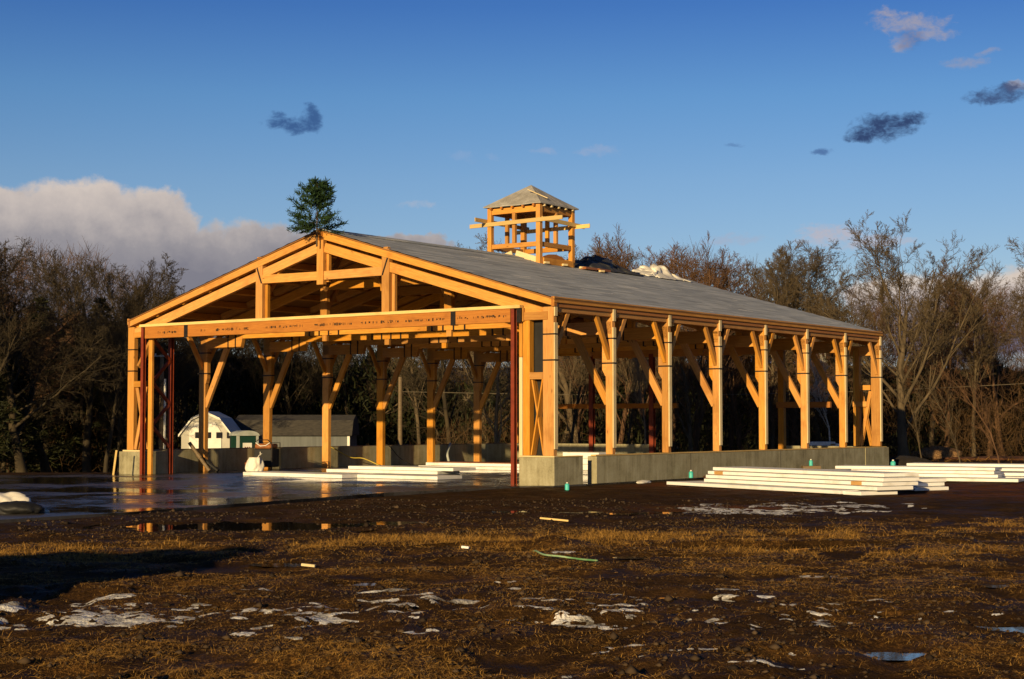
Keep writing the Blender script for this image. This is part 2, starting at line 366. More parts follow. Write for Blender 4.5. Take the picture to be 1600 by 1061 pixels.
# ------------------------------------------------------------------ terrain
SLAB = [(-20.5, 50.1), (-30, 42), (-14, 20.6), (-8.78, 28.42), (-7.14, 30.82), (-5.33, 34.46), (-3.02, 39.08), (0.2, 43.1)]
def slab_side(X, Y):
    """signed distance to the apron's right-hand edge: negative on the slab"""
    p0 = np.array([-8.9, 28.3]); p1 = np.array([0.6, 44.6]); d = (p1 - p0) / np.linalg.norm(p1 - p0)
    return (X - p0[0]) * d[1] - (Y - p0[1]) * d[0]
def barn_local(X, Y):
    dx, dy = X - CX, Y - CY
    return dx * NV.x + dy * NV.y, dx * UV.x + dy * UV.y
PUDDLES = [(-4.4, 27.1, 2.0, 1.5), (-2.3, 27.9, 1.1, 0.45), (0.2, 31.2, 1.9, 0.5), (2.3, 31.0, 1.2, 0.35), (3.4, 22.5, 1.3, 0.55), (2.3, 20.9, 0.8, 0.25), (4.5, 22.9, 0.8, 0.25), (4.5, 13.75, 0.55, 0.26),
           (4.1, 12.6, 0.22, 0.12), (2.85, 12.15, 0.34, 0.17), (1.75, 15.9, 0.5, 0.22), (3.3, 14.6, 0.4, 0.12), (-2.7, 19.9, 0.35, 0.3), (5.3, 18.3, 0.6, 0.2), (-0.9, 22.6, 0.9, 0.2), (3.7, 11.9, 0.2, 0.09), (1.3, 14.6, 0.3, 0.1), (-1.4, 17.4, 0.5, 0.12), (5.4, 17.2, 0.45, 0.15)]
WATER_Z = -0.034
def gh(X, Y, fine=True):
    X = np.asarray(X, float); Y = np.asarray(Y, float)
    near = 1 - sst(Y, 26, 34); back = sst(Y, 60, 90)
    near2 = 1 - sst(Y, 15.5, 20)
    rough = (vnoise(X / 0.5, Y / 0.5, 5) - 0.5) * 0.03 * sst(Y, 27, 30) * (1 - sst(Y, 42, 60))
    h = rough + (fbm(X, Y, 2.6, 3, 3) - 0.5) * (0.04 + 0.09 * near2)
    if fine: h = h + (fbm(X, Y, 0.42, 11, 4) - 0.5) * (0.022 + 0.05 * near2) + (vnoise(X / 0.13, Y / 0.13, 15) - 0.5) * 0.024 * near2 + (np.abs(fbm(X, Y, 0.30, 19, 3) - 0.5) - 0.1) * 0.16 * near2 * sst(fbm(X, Y, 1.7, 29, 3), 0.35, 0.6)
    h = h + 0.035 * near2 - 0.008
    # a low grassy swell and the rut just before it
    h = h + 0.035 * np.exp(-((Y - 22.4 - 0.25 * X) / 1.3) ** 2) * near
    m = np.zeros_like(h)
    for (px_, py_, rx, ry) in PUDDLES:
        m = np.maximum(m, 1 - ((X - px_) / rx) ** 2 - ((Y - py_) / ry) ** 2)
    m = sst(m + (fbm(X, Y, 0.7, 31, 4) - 0.5) * 1.1, -0.1, 0.3)
    h = h * (1 - m) + (WATER_Z - 0.03) * m
    # clod hole in the grass
    h = h - 0.16 * np.exp(-(((X - 0.33) / 0.20) ** 2 + ((Y - 22.15) / 0.35) ** 2)) + 0.10 * np.exp(-(((X - 0.55) / 0.35) ** 2 + ((Y - 22.7) / 0.3) ** 2))
    # flat building pad
    lx, ly = barn_local(X, Y)
    sd = slab_side(X, Y)
    apron = np.maximum(sd, -(Y - 20))
    h = np.where(sd < 0.9, h * sst(sd, -0.1, 0.9) - 0.06 * (1 - sst(sd, 0.0, 0.9)), h)
    on = (sd < -0.05) & (ly < 22.5) & (lx > -40)
    h = np.where(on, -0.16, h)
    inside = (lx > -17.3) & (lx < 0.25) & (ly > -0.3) & (ly < 22)
    h = np.where(inside, -0.16, h)
    pad = (1 - sst(np.abs(lx - 2), 2.2, 5)) * sst(ly, -3, 1) * (1 - sst(ly, 22, 28))
    h = np.where(~on & ~inside, h * (1 - 0.7 * pad) - 0.02 * pad, h)
    # ground falls away behind, more so to the left
    h = h - 1.4 * sst(Y, 58, 88) * (1 - sst(X, 6, 18)) - 0.25 * sst(Y, 70, 95)
    h = h + 0.10 * np.exp(-((Y - 56.5) / 1.2) ** 2) * (1 - sst(X, -14, -11))
    # unseen mound added left of the camera, shaped to cast the foreground shadow
    e = np.clip(1 - ((Y - 11.6 - 0.15 * (X + 9)) / 2.6) ** 2, 0, 1) ** 0.8
    h = h + e * (2.25 - 0.10 * np.clip(-7.4 - X, 0, 9)) * sst(-X, 5.5, 7.5) * (1 - sst(-X, 14, 18)) * (0.9 + 0.25 * fbm(X, Y, 1.3, 77, 3))
    return h
def axis_pts(lo, hi, step, far_lo, far_hi, grow=1.22):
    a = list(np.arange(lo, hi + 1e-6, step)); s = step
    while a[-1] < far_hi: s *= grow; a.append(a[-1] + s)
    s = step; pre = []
    x = lo
    while x > far_lo: s *= grow; x -= s; pre.append(x)
    return np.array(pre[::-1] + a)
def ground_material():
    m, n, b = mat('muddy ground', rough=0.9, spec=0.04)
    tc = n.new('ShaderNodeTexCoord'); v = tc.outputs['Object']; sp = n.new('ShaderNodeSeparateXYZ'); n.l.new(v, sp.inputs[0])
    big = n.noise(v, 0.35, 5, 0.6); mid = n.noise(v, 2.2, 6, 0.65); fine = n.noise(v, 16, 5, 0.7); gr = n.noise(n.mapping(v, (1, 0.5, 1)), 60, 3, 0.7)
    t = n.m('ADD', n.m('MULTIPLY', mid, 0.5), n.m('ADD', n.m('MULTIPLY', fine, 0.35), n.m('MULTIPLY', big, 0.15)))
    col = n.ramp(t, [(0.3, (0.013, 0.0072, 0.0033)), (0.5, (0.042, 0.022, 0.008)), (0.70, (0.118, 0.058, 0.018))])
    # dry stubble showing through
    st = n.m('MULTIPLY', n.mr(n.m('ADD', n.m('MULTIPLY', big, 0.5), n.m('MULTIPLY', mid, 0.5)), 0.42, 0.58), n.mr(n.m('ADD', n.m('MULTIPLY', fine, 0.4), n.m('MULTIPLY', gr, 0.6)), 0.48, 0.62))
    at = n.new('ShaderNodeAttribute'); at.attribute_name = 'straw'
    col = n.mix(n.m('MULTIPLY', st, at.outputs['Fac']), col, (0.30, 0.145, 0.032))
    at2 = n.new('ShaderNodeAttribute'); at2.attribute_name = 'mud'
    col = n.mix(n.m('MULTIPLY', at2.outputs['Fac'], 0.75), col, n.ramp(fine, [(0.3, (0.016, 0.010, 0.005)), (0.7, (0.065, 0.036, 0.014))]))
    at3 = n.new('ShaderNodeAttribute'); at3.attribute_name = 'red'
    col = n.mix(n.m('MULTIPLY', at3.outputs['Fac'], n.mr(n.m('ADD', n.m('MULTIPLY', mid, 0.6), n.m('MULTIPLY', fine, 0.4)), 0.36, 0.58)), col, (0.150, 0.052, 0.018))
    n.l.new(col, b.inputs['Base Color'])
    wet = n.mr(n.noise(v, 1.1, 5, 0.65), 0.40, 0.58, 0.55, 0.95)
    n.l.new(n.m('SUBTRACT', wet, n.m('MULTIPLY', at2.outputs['Fac'], 0.1)), b.inputs['Roughness'])
    bump(n, b, n.m('ADD', n.m('MULTIPLY', fine, 0.6), n.m('MULTIPLY', gr, 0.4)), 0.035); return m
def straw_density(X, Y):
    band = np.exp(-((Y - 23.4 - 0.42 * X) / 1.5) ** 2) * 1.35
    band2 = np.exp(-((Y - 21.0 - 0.12 * X) / 0.9) ** 2) * 0.45 * sst(X, 0.5, 2.5)
    fore = (1 - sst(Y, 11.6, 13.6)) * (0.35 + 0.65 * sst(-X, -1, 2))
    d = 0.20 + band + band2 + 0.8 * fore + 0.25 * np.exp(-((Y - 18.5) / 2) ** 2)
    d = d * (1 - sst(Y - 0.30 * X + 5.0 * (fbm(X, Y, 2.2, 63, 3) - 0.5), 25.2, 29.5)) + 0.9 * np.exp(-((Y - 56.5) / 1.8) ** 2) * (X < -10) + 0.5 * sst(Y, 66, 76) * (X > 12)
    d = d * (0.12 + 1.2 * sst(fbm(X, Y, 1.6, 51, 4), 0.36, 0.62) + 0.6 * sst(fbm(X, Y, 0.3, 57, 3), 0.45, 0.7))
    d = d * (1 - 0.9 * sst(Y, 24.6, 25.6) * (1 - sst(X, -2.5, -0.5)))
    return np.clip(d, 0, 1.4)
xs = axis_pts(-7.0, 7.0, 0.07, -2500, 2500, 1.16); ys = axis_pts(9.5, 25.0, 0.065, -400, 4000, 1.06)
ys = np.unique(np.concatenate([ys[ys < 25.01], np.arange(25.1, 60, 0.16), axis_pts(60, 61, 0.5, 60, 4000, 1.15)]))
GX, GY = np.meshgrid(xs, ys); GZ = gh(GX, GY)
nx, ny = len(xs), len(ys); I = np.arange(nx * ny).reshape(ny, nx)
Fq = np.stack([I[:-1, :-1], I[:-1, 1:], I[1:, 1:], I[1:, :-1]], -1).reshape(-1, 4)
gme = np_mesh('ground', np.stack([GX, GY, GZ], -1).reshape(-1, 3), Fq)
def fattr(me, name, arr):
    a = me.attributes.new(name, 'FLOAT', 'POINT'); a.data.foreach_set('value', np.asarray(arr, np.float32).ravel())
fattr(gme, 'straw', np.clip(straw_density(GX, GY) * 1.3, 0, 1))
sdm = slab_side(GX, GY); lxm, lym = barn_local(GX, GY)
mudm = np.exp(-np.clip(np.maximum(sdm, 0) / 3.2, 0, 9) ** 2) * (GY > 24) + (1 - sst(np.abs(lxm - 2.5), 2.5, 5)) * sst(lym, -4, -1) * (1 - sst(lym, 1.5, 4))
fattr(gme, 'mud', np.clip(mudm, 0, 1) * (1 - 0.6 * sst(lxm, 1, 4)))
red = sst(lxm, 0.3, 1.5) * sst(lym, -2.5, 3) * (1 - sst(lym, 24, 30)) + np.exp(-(((GX - 4.0) / 1.6) ** 2 + ((GY - 32.5) / 1.0) ** 2))
fattr(gme, 'red', np.clip(red, 0, 1) * (0.4 + 0.6 * sst(fbm(GX, GY, 2.0, 91, 3), 0.35, 0.6)))
for p in gme.polygons: p.use_smooth = True
ground = mesh_obj('ground', gme, ground_material()); tag(ground, kind='structure')

# standing melt water in the ruts
def water_material():
    m, n, b = mat('melt water', (0.012, 0.010, 0.008), 0.04, spec=0.5)
    tc = n.new('ShaderNodeTexCoord'); q = n.noise(n.mapping(tc.outputs['Object'], (1, 0.35, 1)), 3.5, 3, 0.5)
    bump(n, b, q, 0.0012); return m
bm = bmesh.new()
for k, (x0, y0, rx, ry) in enumerate(PUDDLES):
    z = WATER_Z + 0.0006 * k
    bm.faces.new([bm.verts.new((x0 + 1.3 * rx * math.cos(a_ * math.pi / 10), y0 + 1.3 * ry * math.sin(a_ * math.pi / 10), z)) for a_ in range(20)])
tag(mesh_obj('puddle_water', bm, water_material()), kind='structure')

# concrete slab: barn floor and the wet apron running out to the left
def slab_material():
    m, n, b = mat('wet concrete slab', rough=0.3, spec=0.5)
    tc = n.new('ShaderNodeTexCoord'); v = tc.outputs['Object']
    big = n.noise(v, 0.28, 5, 0.6); mid = n.noise(v, 1.5, 5, 0.65); fine = n.noise(v, 14, 4, 0.7)
    wet = n.mr(n.m('ADD', n.m('MULTIPLY', big, 0.7), n.m('MULTIPLY', mid, 0.3)), 0.40, 0.58)
    dry = n.ramp(fine, [(0.3, (0.050, 0.042, 0.032)), (0.7, (0.085, 0.072, 0.055))])
    n.l.new(n.mix(wet, dry, (0.022, 0.019, 0.016)), b.inputs['Base Color'])
    n.l.new(n.mr(wet, 0.0, 1.0, 0.42, 0.07, False), b.inputs['Roughness'])
    bump(n, b, n.m('ADD', n.m('MULTIPLY', mid, 0.7), n.m('MULTIPLY', fine, 0.08)), 0.006); return m
M_SLAB = slab_material()
bm = bmesh.new()
top = [Vector((x, y)) for x, y in SLAB] + [Vector(lw(0.15, -0.25)[:2]), Vector(lw(-0.02, 21.6)[:2]), Vector(lw(-17.0, 21.6)[:2]), Vector(lw(-17.0, -0.1)[:2])]
a = [bm.verts.new((p.x, p.y, 0)) for p in top]; c = [bm.verts.new((p.x, p.y, -0.2)) for p in top]
bm.faces.new(a)
for i in range(len(a)): j = (i + 1) % len(a); bm.faces.new((a[i], c[i], c[j], a[j]))
bmesh.ops.recalc_face_normals(bm, faces=bm.faces[:])
slab = mesh_obj('concrete_slab', bm, M_SLAB); tag(slab, kind='structure')

# snow left in patches
SNOW = [(-4.7, 14.3, 0.8, 0.8), (-3.8, 14.6, 0.8, 0.6), (-3.2, 14.2, 0.5, 0.4), (-2.9, 14.9, 0.6, 0.25), (-3.9, 15.6, 0.3, 0.2), (-2.2, 14.7, 0.5, 0.16), (-1.5, 15.1, 0.5, 0.14), (-1.6, 14.3, 0.4, 0.12), (-0.9, 14.5, 0.3, 0.12), (-0.6, 13.1, 0.25, 0.12),
        (0.62, 14.05, 0.38, 0.22), (1.55, 13.9, 0.30, 0.24), (0.1, 15.4, 0.2, 0.10), (0.9, 12.4, 0.22, 0.08), (0.35, 12.9, 0.16, 0.08), (3.4, 18.15, 0.26, 0.28), (2.1, 16.6, 0.22, 0.13), (2.5, 16.1, 0.16, 0.09),
        (4.9, 31.6, 1.9, 1.3), (6.3, 33.4, 1.7, 0.7), (3.6, 31.0, 1.0, 0.6), (8.0, 34.4, 0.6, 0.22), (7.2, 34.0, 0.5, 0.2), (3.9, 30.7, 0.6, 0.3), (0.1, 31.2, 1.2, 0.22), (-0.9, 15.8, 0.2, 0.07), (-0.3, 14.5, 0.22, 0.07), (0.25, 14.7, 0.2, 0.07), (1.9, 14.6, 0.2, 0.07),
        (-0.15, 15.1, 0.3, 0.05), (-0.75, 14.05, 0.22, 0.05), (0.0, 13.75, 0.14, 0.07), (1.25, 12.05, 0.2, 0.05), (-2.4, 16.4, 0.2, 0.05), (0.55, 21.3, 0.3, 0.12), (-0.1, 17.6, 0.14, 0.05), (1.6, 11.5, 0.14, 0.04), (-1.15, 13.7, 0.12, 0.05)]
rs = np.random.RandomState(5)
for k in range(150):
    SNOW.append((rs.normal(-0.9, 2.1), rs.normal(14.6, 0.75), rs.uniform(0.05, 0.17), rs.uniform(0.03, 0.08)))
for k in range(60):
    SNOW.append((rs.uniform(0.0, 3.6), rs.uniform(11.2, 17.0), rs.uniform(0.04, 0.16), rs.uniform(0.02, 0.06)))
for k in range(14):
    SNOW.append((rs.uniform(3.5, 8.5), rs.uniform(31, 35), rs.uniform(0.1, 0.4), rs.uniform(0.04, 0.12)))
SV, SF = [], []; off = 0
def snow_patch(boxes, step, x0, x1, y0, y1):
    global off
    X, Y = np.meshgrid(np.arange(x0, x1, step), np.arange(y0, y1, step)); s = np.full(X.shape, -9.0)
    for (cx, cy, rx, ry) in boxes: s = np.maximum(s, 1 - ((X - cx) / rx) ** 2 - ((Y - cy) / ry) ** 2)
    s = s + (fbm(X, Y, 0.45, 61, 5) - 0.74) * 3.2 + (fbm(X, Y, 0.09, 71, 3) - 0.5) * 3.2
    g0_ = gh(X, Y); g1_ = (g0_ + np.roll(g0_, 2, 0) + np.roll(g0_, -2, 0) + np.roll(g0_, 2, 1) + np.roll(g0_, -2, 1)) / 5; Z = np.minimum(g0_, g1_ + 0.004) * 0.5 + g0_ * 0.5 + np.clip(s * 0.010, -0.012, 0.007) * (0.6 + 0.8 * fbm(X, Y, 0.2, 83, 3)) + 0.002
    ok = (s > -0.15); n_, m_ = X.shape; I = np.arange(n_ * m_).reshape(n_, m_)
    f = np.stack([I[:-1, :-1], I[:-1, 1:], I[1:, 1:], I[1:, :-1]], -1).reshape(-1, 4)
    k = (ok.ravel()[f].sum(1) >= 2); f = f[k]; used = np.unique(f); mp = np.full(n_ * m_, -1); mp[used] = np.arange(len(used))
    SV.append(np.stack([X, Y, Z], -1).reshape(-1, 3)[used]); SF.append(mp[f] + off); off += len(used)
snow_patch([q for q in SNOW if q[1] < 22.5], 0.035, -6.0, 4.6, 10.8, 22.0); snow_patch([q for q in SNOW if q[1] > 27], 0.07, -1.5, 9.5, 29.5, 36.0)
m, n, b = mat('old snow', rough=0.75, spec=0.3); v, _ = obj_vec(n)
k = n.noise(v, 3, 5, 0.65); n.l.new(n.ramp(k, [(0.34, (0.14, 0.12, 0.09)), (0.47, (0.55, 0.53, 0.50)), (0.6, (0.82, 0.81, 0.80))]), b.inputs['Base Color']); bump(n, b, n.noise(v, 9, 5, 0.65), 0.10)
sme = np_mesh('snow', np.concatenate(SV), np.concatenate(SF))
for p in sme.polygons: p.use_smooth = True
tag(mesh_obj('snow', sme, m), kind='stuff', label='thin melting snow patches scattered over the muddy foreground', cat='snow')

# dead grass: bent straws, denser in the golden bands
def straws(N, seed, ylo, yhi, xk, lo, hi, wid):
    r = np.random.RandomState(seed)
    Y = (r.uniform(ylo ** 1.3, yhi ** 1.3, N)) ** (1 / 1.3); X = r.uniform(-1, 1, N) * Y * xk
    keep = r.uniform(0, 1.25, N) < straw_density(X, Y); X, Y = X[keep], Y[keep]; N = len(X)
    Z = gh(X, Y); keep = Z > WATER_Z + 0.004; X, Y, Z = X[keep], Y[keep], Z[keep]; N = len(X)
    a = r.uniform(0, 2 * np.pi, N); L = r.uniform(lo, hi, N) * r.uniform(0.5, 1.0, N)
    bn = np.clip((straw_density(X, Y) - 0.5) / 0.7, 0, 1) * sst(Y, 19, 21); L = L * (1 + 0.35 * bn); el1 = r.beta(0.9 + 0.7 * bn, 3.6 - 1.3 * bn, N) * 1.25; el2 = el1 - r.uniform(0.0, 0.5, N)
    d = np.stack([np.cos(a), np.sin(a)], -1); w = r.uniform(0.6, 1.3, N)[:, None] * wid
    sd = np.stack([-d[:, 1], d[:, 0], r.uniform(-0.6, 0.6, N)], -1) * w
    p0 = np.stack([X, Y, Z - 0.006], -1)
    p1 = p0 + np.concatenate([d * (np.cos(el1) * L * 0.5)[:, None], (np.sin(el1) * L * 0.5)[:, None]], 1)
    p2 = p1 + np.concatenate([d * (np.cos(el2) * L * 0.5)[:, None], (np.sin(el2) * L * 0.5)[:, None]], 1)
    z2 = gh(p2[:, 0], p2[:, 1]) + 0.006; p2[:, 2] = np.maximum(p2[:, 2], z2); p1[:, 2] = np.maximum(p1[:, 2], gh(p1[:, 0], p1[:, 1]) + 0.006)
    V = np.stack([p0 - sd, p0 + sd, p1 - sd * 0.8, p1 + sd * 0.8, p2 - sd * 0.25, p2 + sd * 0.25], 1)
    b0 = (np.arange(N) * 6)[:, None]
    F1 = np.concatenate([b0 + [[0, 1, 3, 2]], b0 + [[2, 3, 5, 4]]], 0)
    return V.reshape(-1, 3), F1
V1, F1 = straws(420000, 1, 10.2, 20.0, 0.36, 0.025, 0.10, 0.0013); V2, F2 = straws(330000, 2, 18.5, 29, 0.34, 0.04, 0.12, 0.0024)
V3, F3 = straws(60000, 3, 50, 80, 0.34, 0.15, 0.5, 0.014)
V = np.concatenate([V1, V2, V3]); Fs = np.concatenate([F1, F2 + len(V1), F3 + len(V1) + len(V2)])
tag(mesh_obj('dead_grass', np_mesh('dead_grass', V, Fs), M_STRAW), kind='stuff', label='golden dead grass and straw lying over the mud', cat='grass')
# loose crumbs of earth and gravel
r = np.random.RandomState(8); N = 8000
Y = np.concatenate([r.uniform(10.5, 26, N), r.uniform(25, 36, 9000)]); X = np.concatenate([r.uniform(-1, 1, N) * 0.35 * Y[:N], r.uniform(-0.3, 0.2, 9000) * Y[N:]])
ok = (slab_side(X, Y) > 0.1) & (gh(X, Y) > WATER_Z + 0.003); X, Y = X[ok], Y[ok]; N = len(X); S = r.gamma(1.6, 0.006, N) + 0.003
oct_v = np.array([(1, 0, 0), (-1, 0, 0), (0, 1, 0), (0, -1, 0), (0, 0, 1), (0, 0, -1)], float); oct_f = np.array([(0, 2, 4), (2, 1, 4), (1, 3, 4), (3, 0, 4), (2, 0, 5), (1, 2, 5), (3, 1, 5), (0, 3, 5)])
V = (oct_v[None] * r.uniform(0.5, 1.3, (N, 6, 1)) * S[:, None, None]) * np.array([1.2, 1.2, 0.8]) + np.stack([X, Y, gh(X, Y) + S * 0.3], -1)[:, None]
Fo = (oct_f[None] + (np.arange(N) * 6)[:, None, None]).reshape(-1, 3)
m = leaf_mat('earth crumbs', (0.016, 0.010, 0.006), (0.085, 0.055, 0.03), 0.9)
tag(mesh_obj('gravel', np_mesh('gravel', V.reshape(-1, 3), Fo), m), kind='stuff', label='loose dark crumbs of earth and gravel on the mud', cat='gravel')
# far rise of dark land behind the woods
X, Y = np.meshgrid(np.linspace(-700, 700, 120), np.linspace(150, 420, 24))
Z = -2 + 14.0 * sst(Y, 150, 300) * (0.75 + 0.5 * fbm(X, Y, 120, 5, 3))
I = np.arange(X.size).reshape(X.shape); f = np.stack([I[:-1, :-1], I[:-1, 1:], I[1:, 1:], I[1:, :-1]], -1).reshape(-1, 4)
tag(mesh_obj('hills', np_mesh('hills', np.stack([X, Y, Z], -1).reshape(-1, 3), f), flat('wooded hill', (0.012, 0.010, 0.006), (0.03, 0.022, 0.012), 0.3, 0.95), smooth=True), kind='structure')

# ------------------------------------------------------------------ the timber-frame barn (local: x across, y along, z up; origin at its near front corner)
barn = empty('timber_frame_barn', lw(0, 0), -PHI, 'large unfinished timber frame barn with open walls, grey felt roof and low concrete foundation', 'barn')
bpy.context.view_layer.update()
BM = Matrix.Translation(lw(0, 0)) @ Matrix.Rotation(-PHI, 4, 'Z')
B0 = barn
BL = 21.34
PY = [0.08] + [2.96 + 3.05 * k for k in range(7)]            # post centres along the wall
# foundation
def block(name, x0, x1, y0, y1, z0, z1, mt=None, par=None, bev=0.012): return box_obj(name, x0, x1, y0, y1, z0, z1, mt or M_CONC, par or B0, bev)
block('concrete_pier', -1.14, 0, 0, 1.38, -0.25, 0.735)
block('concrete_pier', -17.06, -15.88, 0, 1.38, -0.25, 0.715)
w_ = block('foundation_wall', -0.30, 0, 2.05, 19.78, -0.25, 0.735); w_['label'] = 'right-hand foundation wall with form seams'
block('concrete_pier', -1.14, 0.02, 19.79, 21.88, -0.25, 0.735)
block('foundation_wall', -17.06, -16.72, 1.385, 21.3, -0.25, 0.74)
block('foundation_wall', -17.06, -9.9, 21.31, 21.60, -0.25, 0.76)
block('foundation_wall', -3.9, -1.15, 21.31, 21.60, -0.25, 0.76)
for y in (7.2, 13.1): box_obj('form_seam', 0.0, 0.004, y - 0.008, y + 0.008, -0.2, 0.73, M_DARKDIRT, w_, 0.0)
block('sill_plate', -0.16, 0.01, 2.0, 19.78, 0.737, 0.775, M_PLANK, bev=0.004)
block('sill_plate', -1.14, 0.01, -0.01, 0.2, 0.737, 0.775, M_PALE, bev=0.004)
block('sill_plate', -0.16, 0.01, 0.2, 1.38, 0.737, 0.765, M_PLANK, bev=0.004)
block('sill_plate', -16.9, -15.88, 0.01, 0.2, 0.717, 0.765, M_PALE, bev=0.004)
block('sill_plate', -0.2, 0.01, 19.8, 21.7, 0.737, 0.765, M_PLANK, bev=0.004)
block('sill_plate', -17.0, -16.75, 1.4, 21.3, 0.742, 0.765, M_OLDWOOD, bev=0.004)

def slope_z(x, top=True, base=None):                        # rafter line above x; ridge at -8.315
    d = abs(x + 8.315); return (7.31 if base is None else base) - d * 0.2832
RX = -8.315
def strap(par, x0, x1, y0, y1, z0, z1): return box_obj('iron_strap', x0, x1, y0, y1, z0, z1, M_STRAP, par, 0.0)

def wall_post(side, i):
    """side +1: right-hand wall, -1: left-hand wall (mirrored)"""
    y = PY[i]; last = i in (0, 7)
    if side > 0:
        zb, xo, xi, xb = 0.776, -0.018, -0.235 if not last else -0.36, -0.352
    else:
        zb, xo, xi, xb = 0.0, -16.44, -16.14, -16.06
        if last: zb, xo, xi = (0.766, -16.69, -16.39)
    a, b_ = min(xo, xi), max(xo, xi); cx = (a + b_) / 2; zt = 4.72
    p = timber('post', (cx, y, zb), (cx, y, zt), 0.16, b_ - a, M_WOOD, B0, up=(1, 0, 0))
    if not last:
        # bolster thickening the top of the post, with a rounded foot
        bm = bmesh.new(); s = 1 if side > 0 else -1
        e0, e1 = (xi, xb) if side > 0 else (xi, xb)
        prism(bm, [(e0 + 0.002 * s, 2.93), (e0 - 0.03 * s if side > 0 else e0 + 0.03, 2.97), ((e0 + e1) / 2, 3.02), (e1, 3.12), (e1, 4.70), (e0 + 0.002 * s, 4.70)], -0.074, 0.074)
        mesh_obj('bolster', bm, M_WOOD, p, Matrix.Translation((0, y, 0)))
        x0s, x1s = (xb - 0.006, 0.03) if side > 0 else (xo - 0.006, xb + 0.006)
    else: x0s, x1s = a - 0.006, b_ + (0.045 if side > 0 else 0.006)
    if side < 0 and not last:
        strap(p, xo - 0.25, xb + 0.03, y - 0.088, y + 0.088, 3.955, 3.995); strap(p, xo - 0.06, xb + 0.03, y - 0.088, y + 0.088, 3.265, 3.305)
        box_obj('post_base', a + 0.02, b_ - 0.02, y - 0.06, y + 0.06, 0.001, 0.04, M_STRAP, p, 0.0)
    else:
        strap(p, x0s, x1s, y - 0.088, y + 0.088, 3.285, 3.325); strap(p, x0s + (0.12 if side > 0 and not last else 0), x1s, y - 0.088, y + 0.088, 3.975, 4.012)
    if side > 0:      # pale nailer down the outer face
        timber('nailer', (0.002, y, 0.95), (0.002, y, 4.30), 0.15, 0.036, M_PALE, p, up=(1, 0, 0), bev=0.004)
        timber('nailer', (0.002, y, 4.47), (0.002, y, 4.80), 0.13, 0.036, M_PALE, p, up=(1, 0, 0), bev=0.004)
    # knee braces up to the wall plate
    xw = -0.13 if side > 0 else -16.30
    for d in ((-1, 1) if 0 < i < 7 else ((1,) if i == 0 else (-1,))):
        timber('knee_brace', (xw, y + d * 0.05, 3.44), (xw, y + d * 0.86, 4.80), 0.10, 0.15, M_WOOD, B0, up=(0, 0, 1))
    # brace into the building carrying the hammer beam
    if not last:
        if side > 0: timber('tie_brace', (-0.20, y, 2.18), (-1.36, y, 4.22), 0.115, 0.20, M_WOOD, B0)
        else: timber('tie_brace', (-16.18, y, 2.18), (-15.14, y, 4.22), 0.115, 0.20, M_WOOD, B0)
for i in range(8):
    wall_post(1, i); wall_post(-1, i)

# wall plates and fascia
def long(name, x, z, w, d, mt, y0=0.17, y1=BL - 0.17, par=None): return timber(name, (x, y0, z), (x, y1, z), w, d, mt, par or B0)
long('wall_plate', -0.14, 4.70, 0.18, 0.22, M_WOOD); long('wall_plate', -16.45, 4.70, 0.18, 0.22, M_WOOD)
long('fascia', 0.025, 4.905, 0.04, 0.16, M_WOOD, -0.05, BL + 0.03); long('fascia', -0.02, 4.768, 0.04, 0.105, M_LVL, -0.03, BL)
long('fascia', -16.66, 4.90, 0.04, 0.2, M_WOOD, -0.05, BL + 0.03)
# roof: deck and felt on both slopes
for s in (1, -1):
    e = 0.06 if s > 0 else -16.69
    ze = slope_z(RX + s * (abs(e - RX))) ; w = math.hypot(e - RX, 7.33 - ze)
    ang = math.atan2(7.33 - ze, abs(e - RX)); mid = ((e + RX) / 2, BL / 2, (7.33 + ze) / 2)
    M = Matrix.Translation(mid) @ Matrix.Rotation(s * ang, 4, 'Y')
    bm = bmesh.new(); bx(bm, -w / 2, w / 2, -BL / 2 - 0.06, BL / 2 + 0.06, -0.045, -0.012); deck = mesh_obj('roof', bm, M_DECK, B0, M)
    deck['label'] = 'right-hand roof slope under grey felt' if s > 0 else 'far roof slope'
    # felt sheet, slightly uneven, ragged at the gable edge
    NXg, NYg = 60, 160; gx, gy = np.meshgrid(np.linspace(-w / 2 + (0.0), w / 2 + 0.005, NXg), np.linspace(-BL / 2 - 0.045, BL / 2 + 0.05, NYg))
    ed = np.clip(1 - (gy + BL / 2 + 0.045) / 0.3, 0, 1)
    gy2 = gy - ed * 0.05 * (fbm(gx, gy * 0 + s, 0.35, 21, 4) - 0.25)
    gz = 0.004 + 0.012 * fbm(gx, gy, 1.3, 9, 3) + 0.012 * (np.mod((gx + w / 2) * 4.2, 1) < 0.25)
    I = np.arange(gx.size).reshape(gx.shape); f = np.stack([I[:-1, :-1], I[:-1, 1:], I[1:, 1:], I[1:, :-1]], -1).reshape(-1, 4)
    mesh_obj('roofing_felt', np_mesh('roofing_felt', np.stack([gx, gy2, gz], -1).reshape(-1, 3), f), M_FELT, deck, M)
    # drip strip of thin boards under the felt along the gable
    # purlins under the deck
    for k in range(1, 7):
        x = RX + s * k * 1.19; z = slope_z(x) - 0.16
        timber('purlin', (x, 0.1, z), (x, BL - 0.1, z), 0.11, 0.2, M_WOOD, B0, up=(0.27 * s, 0, 1))
timber('ridge_beam', (RX, 0.15, 7.06), (RX, BL - 0.15, 7.06), 0.16, 0.30, M_WOOD, B0)
# ridge cap of pale paper at the front
bm = bmesh.new(); prism(bm, [(RX - 0.3, 7.275), (RX, 7.37), (RX + 0.45, 7.245), (RX + 0.45, 7.225), (RX, 7.345), (RX - 0.3, 7.255)], -0.07, BL + 0.05)
mesh_obj('ridge_cap', bm, M_FELT, B0)

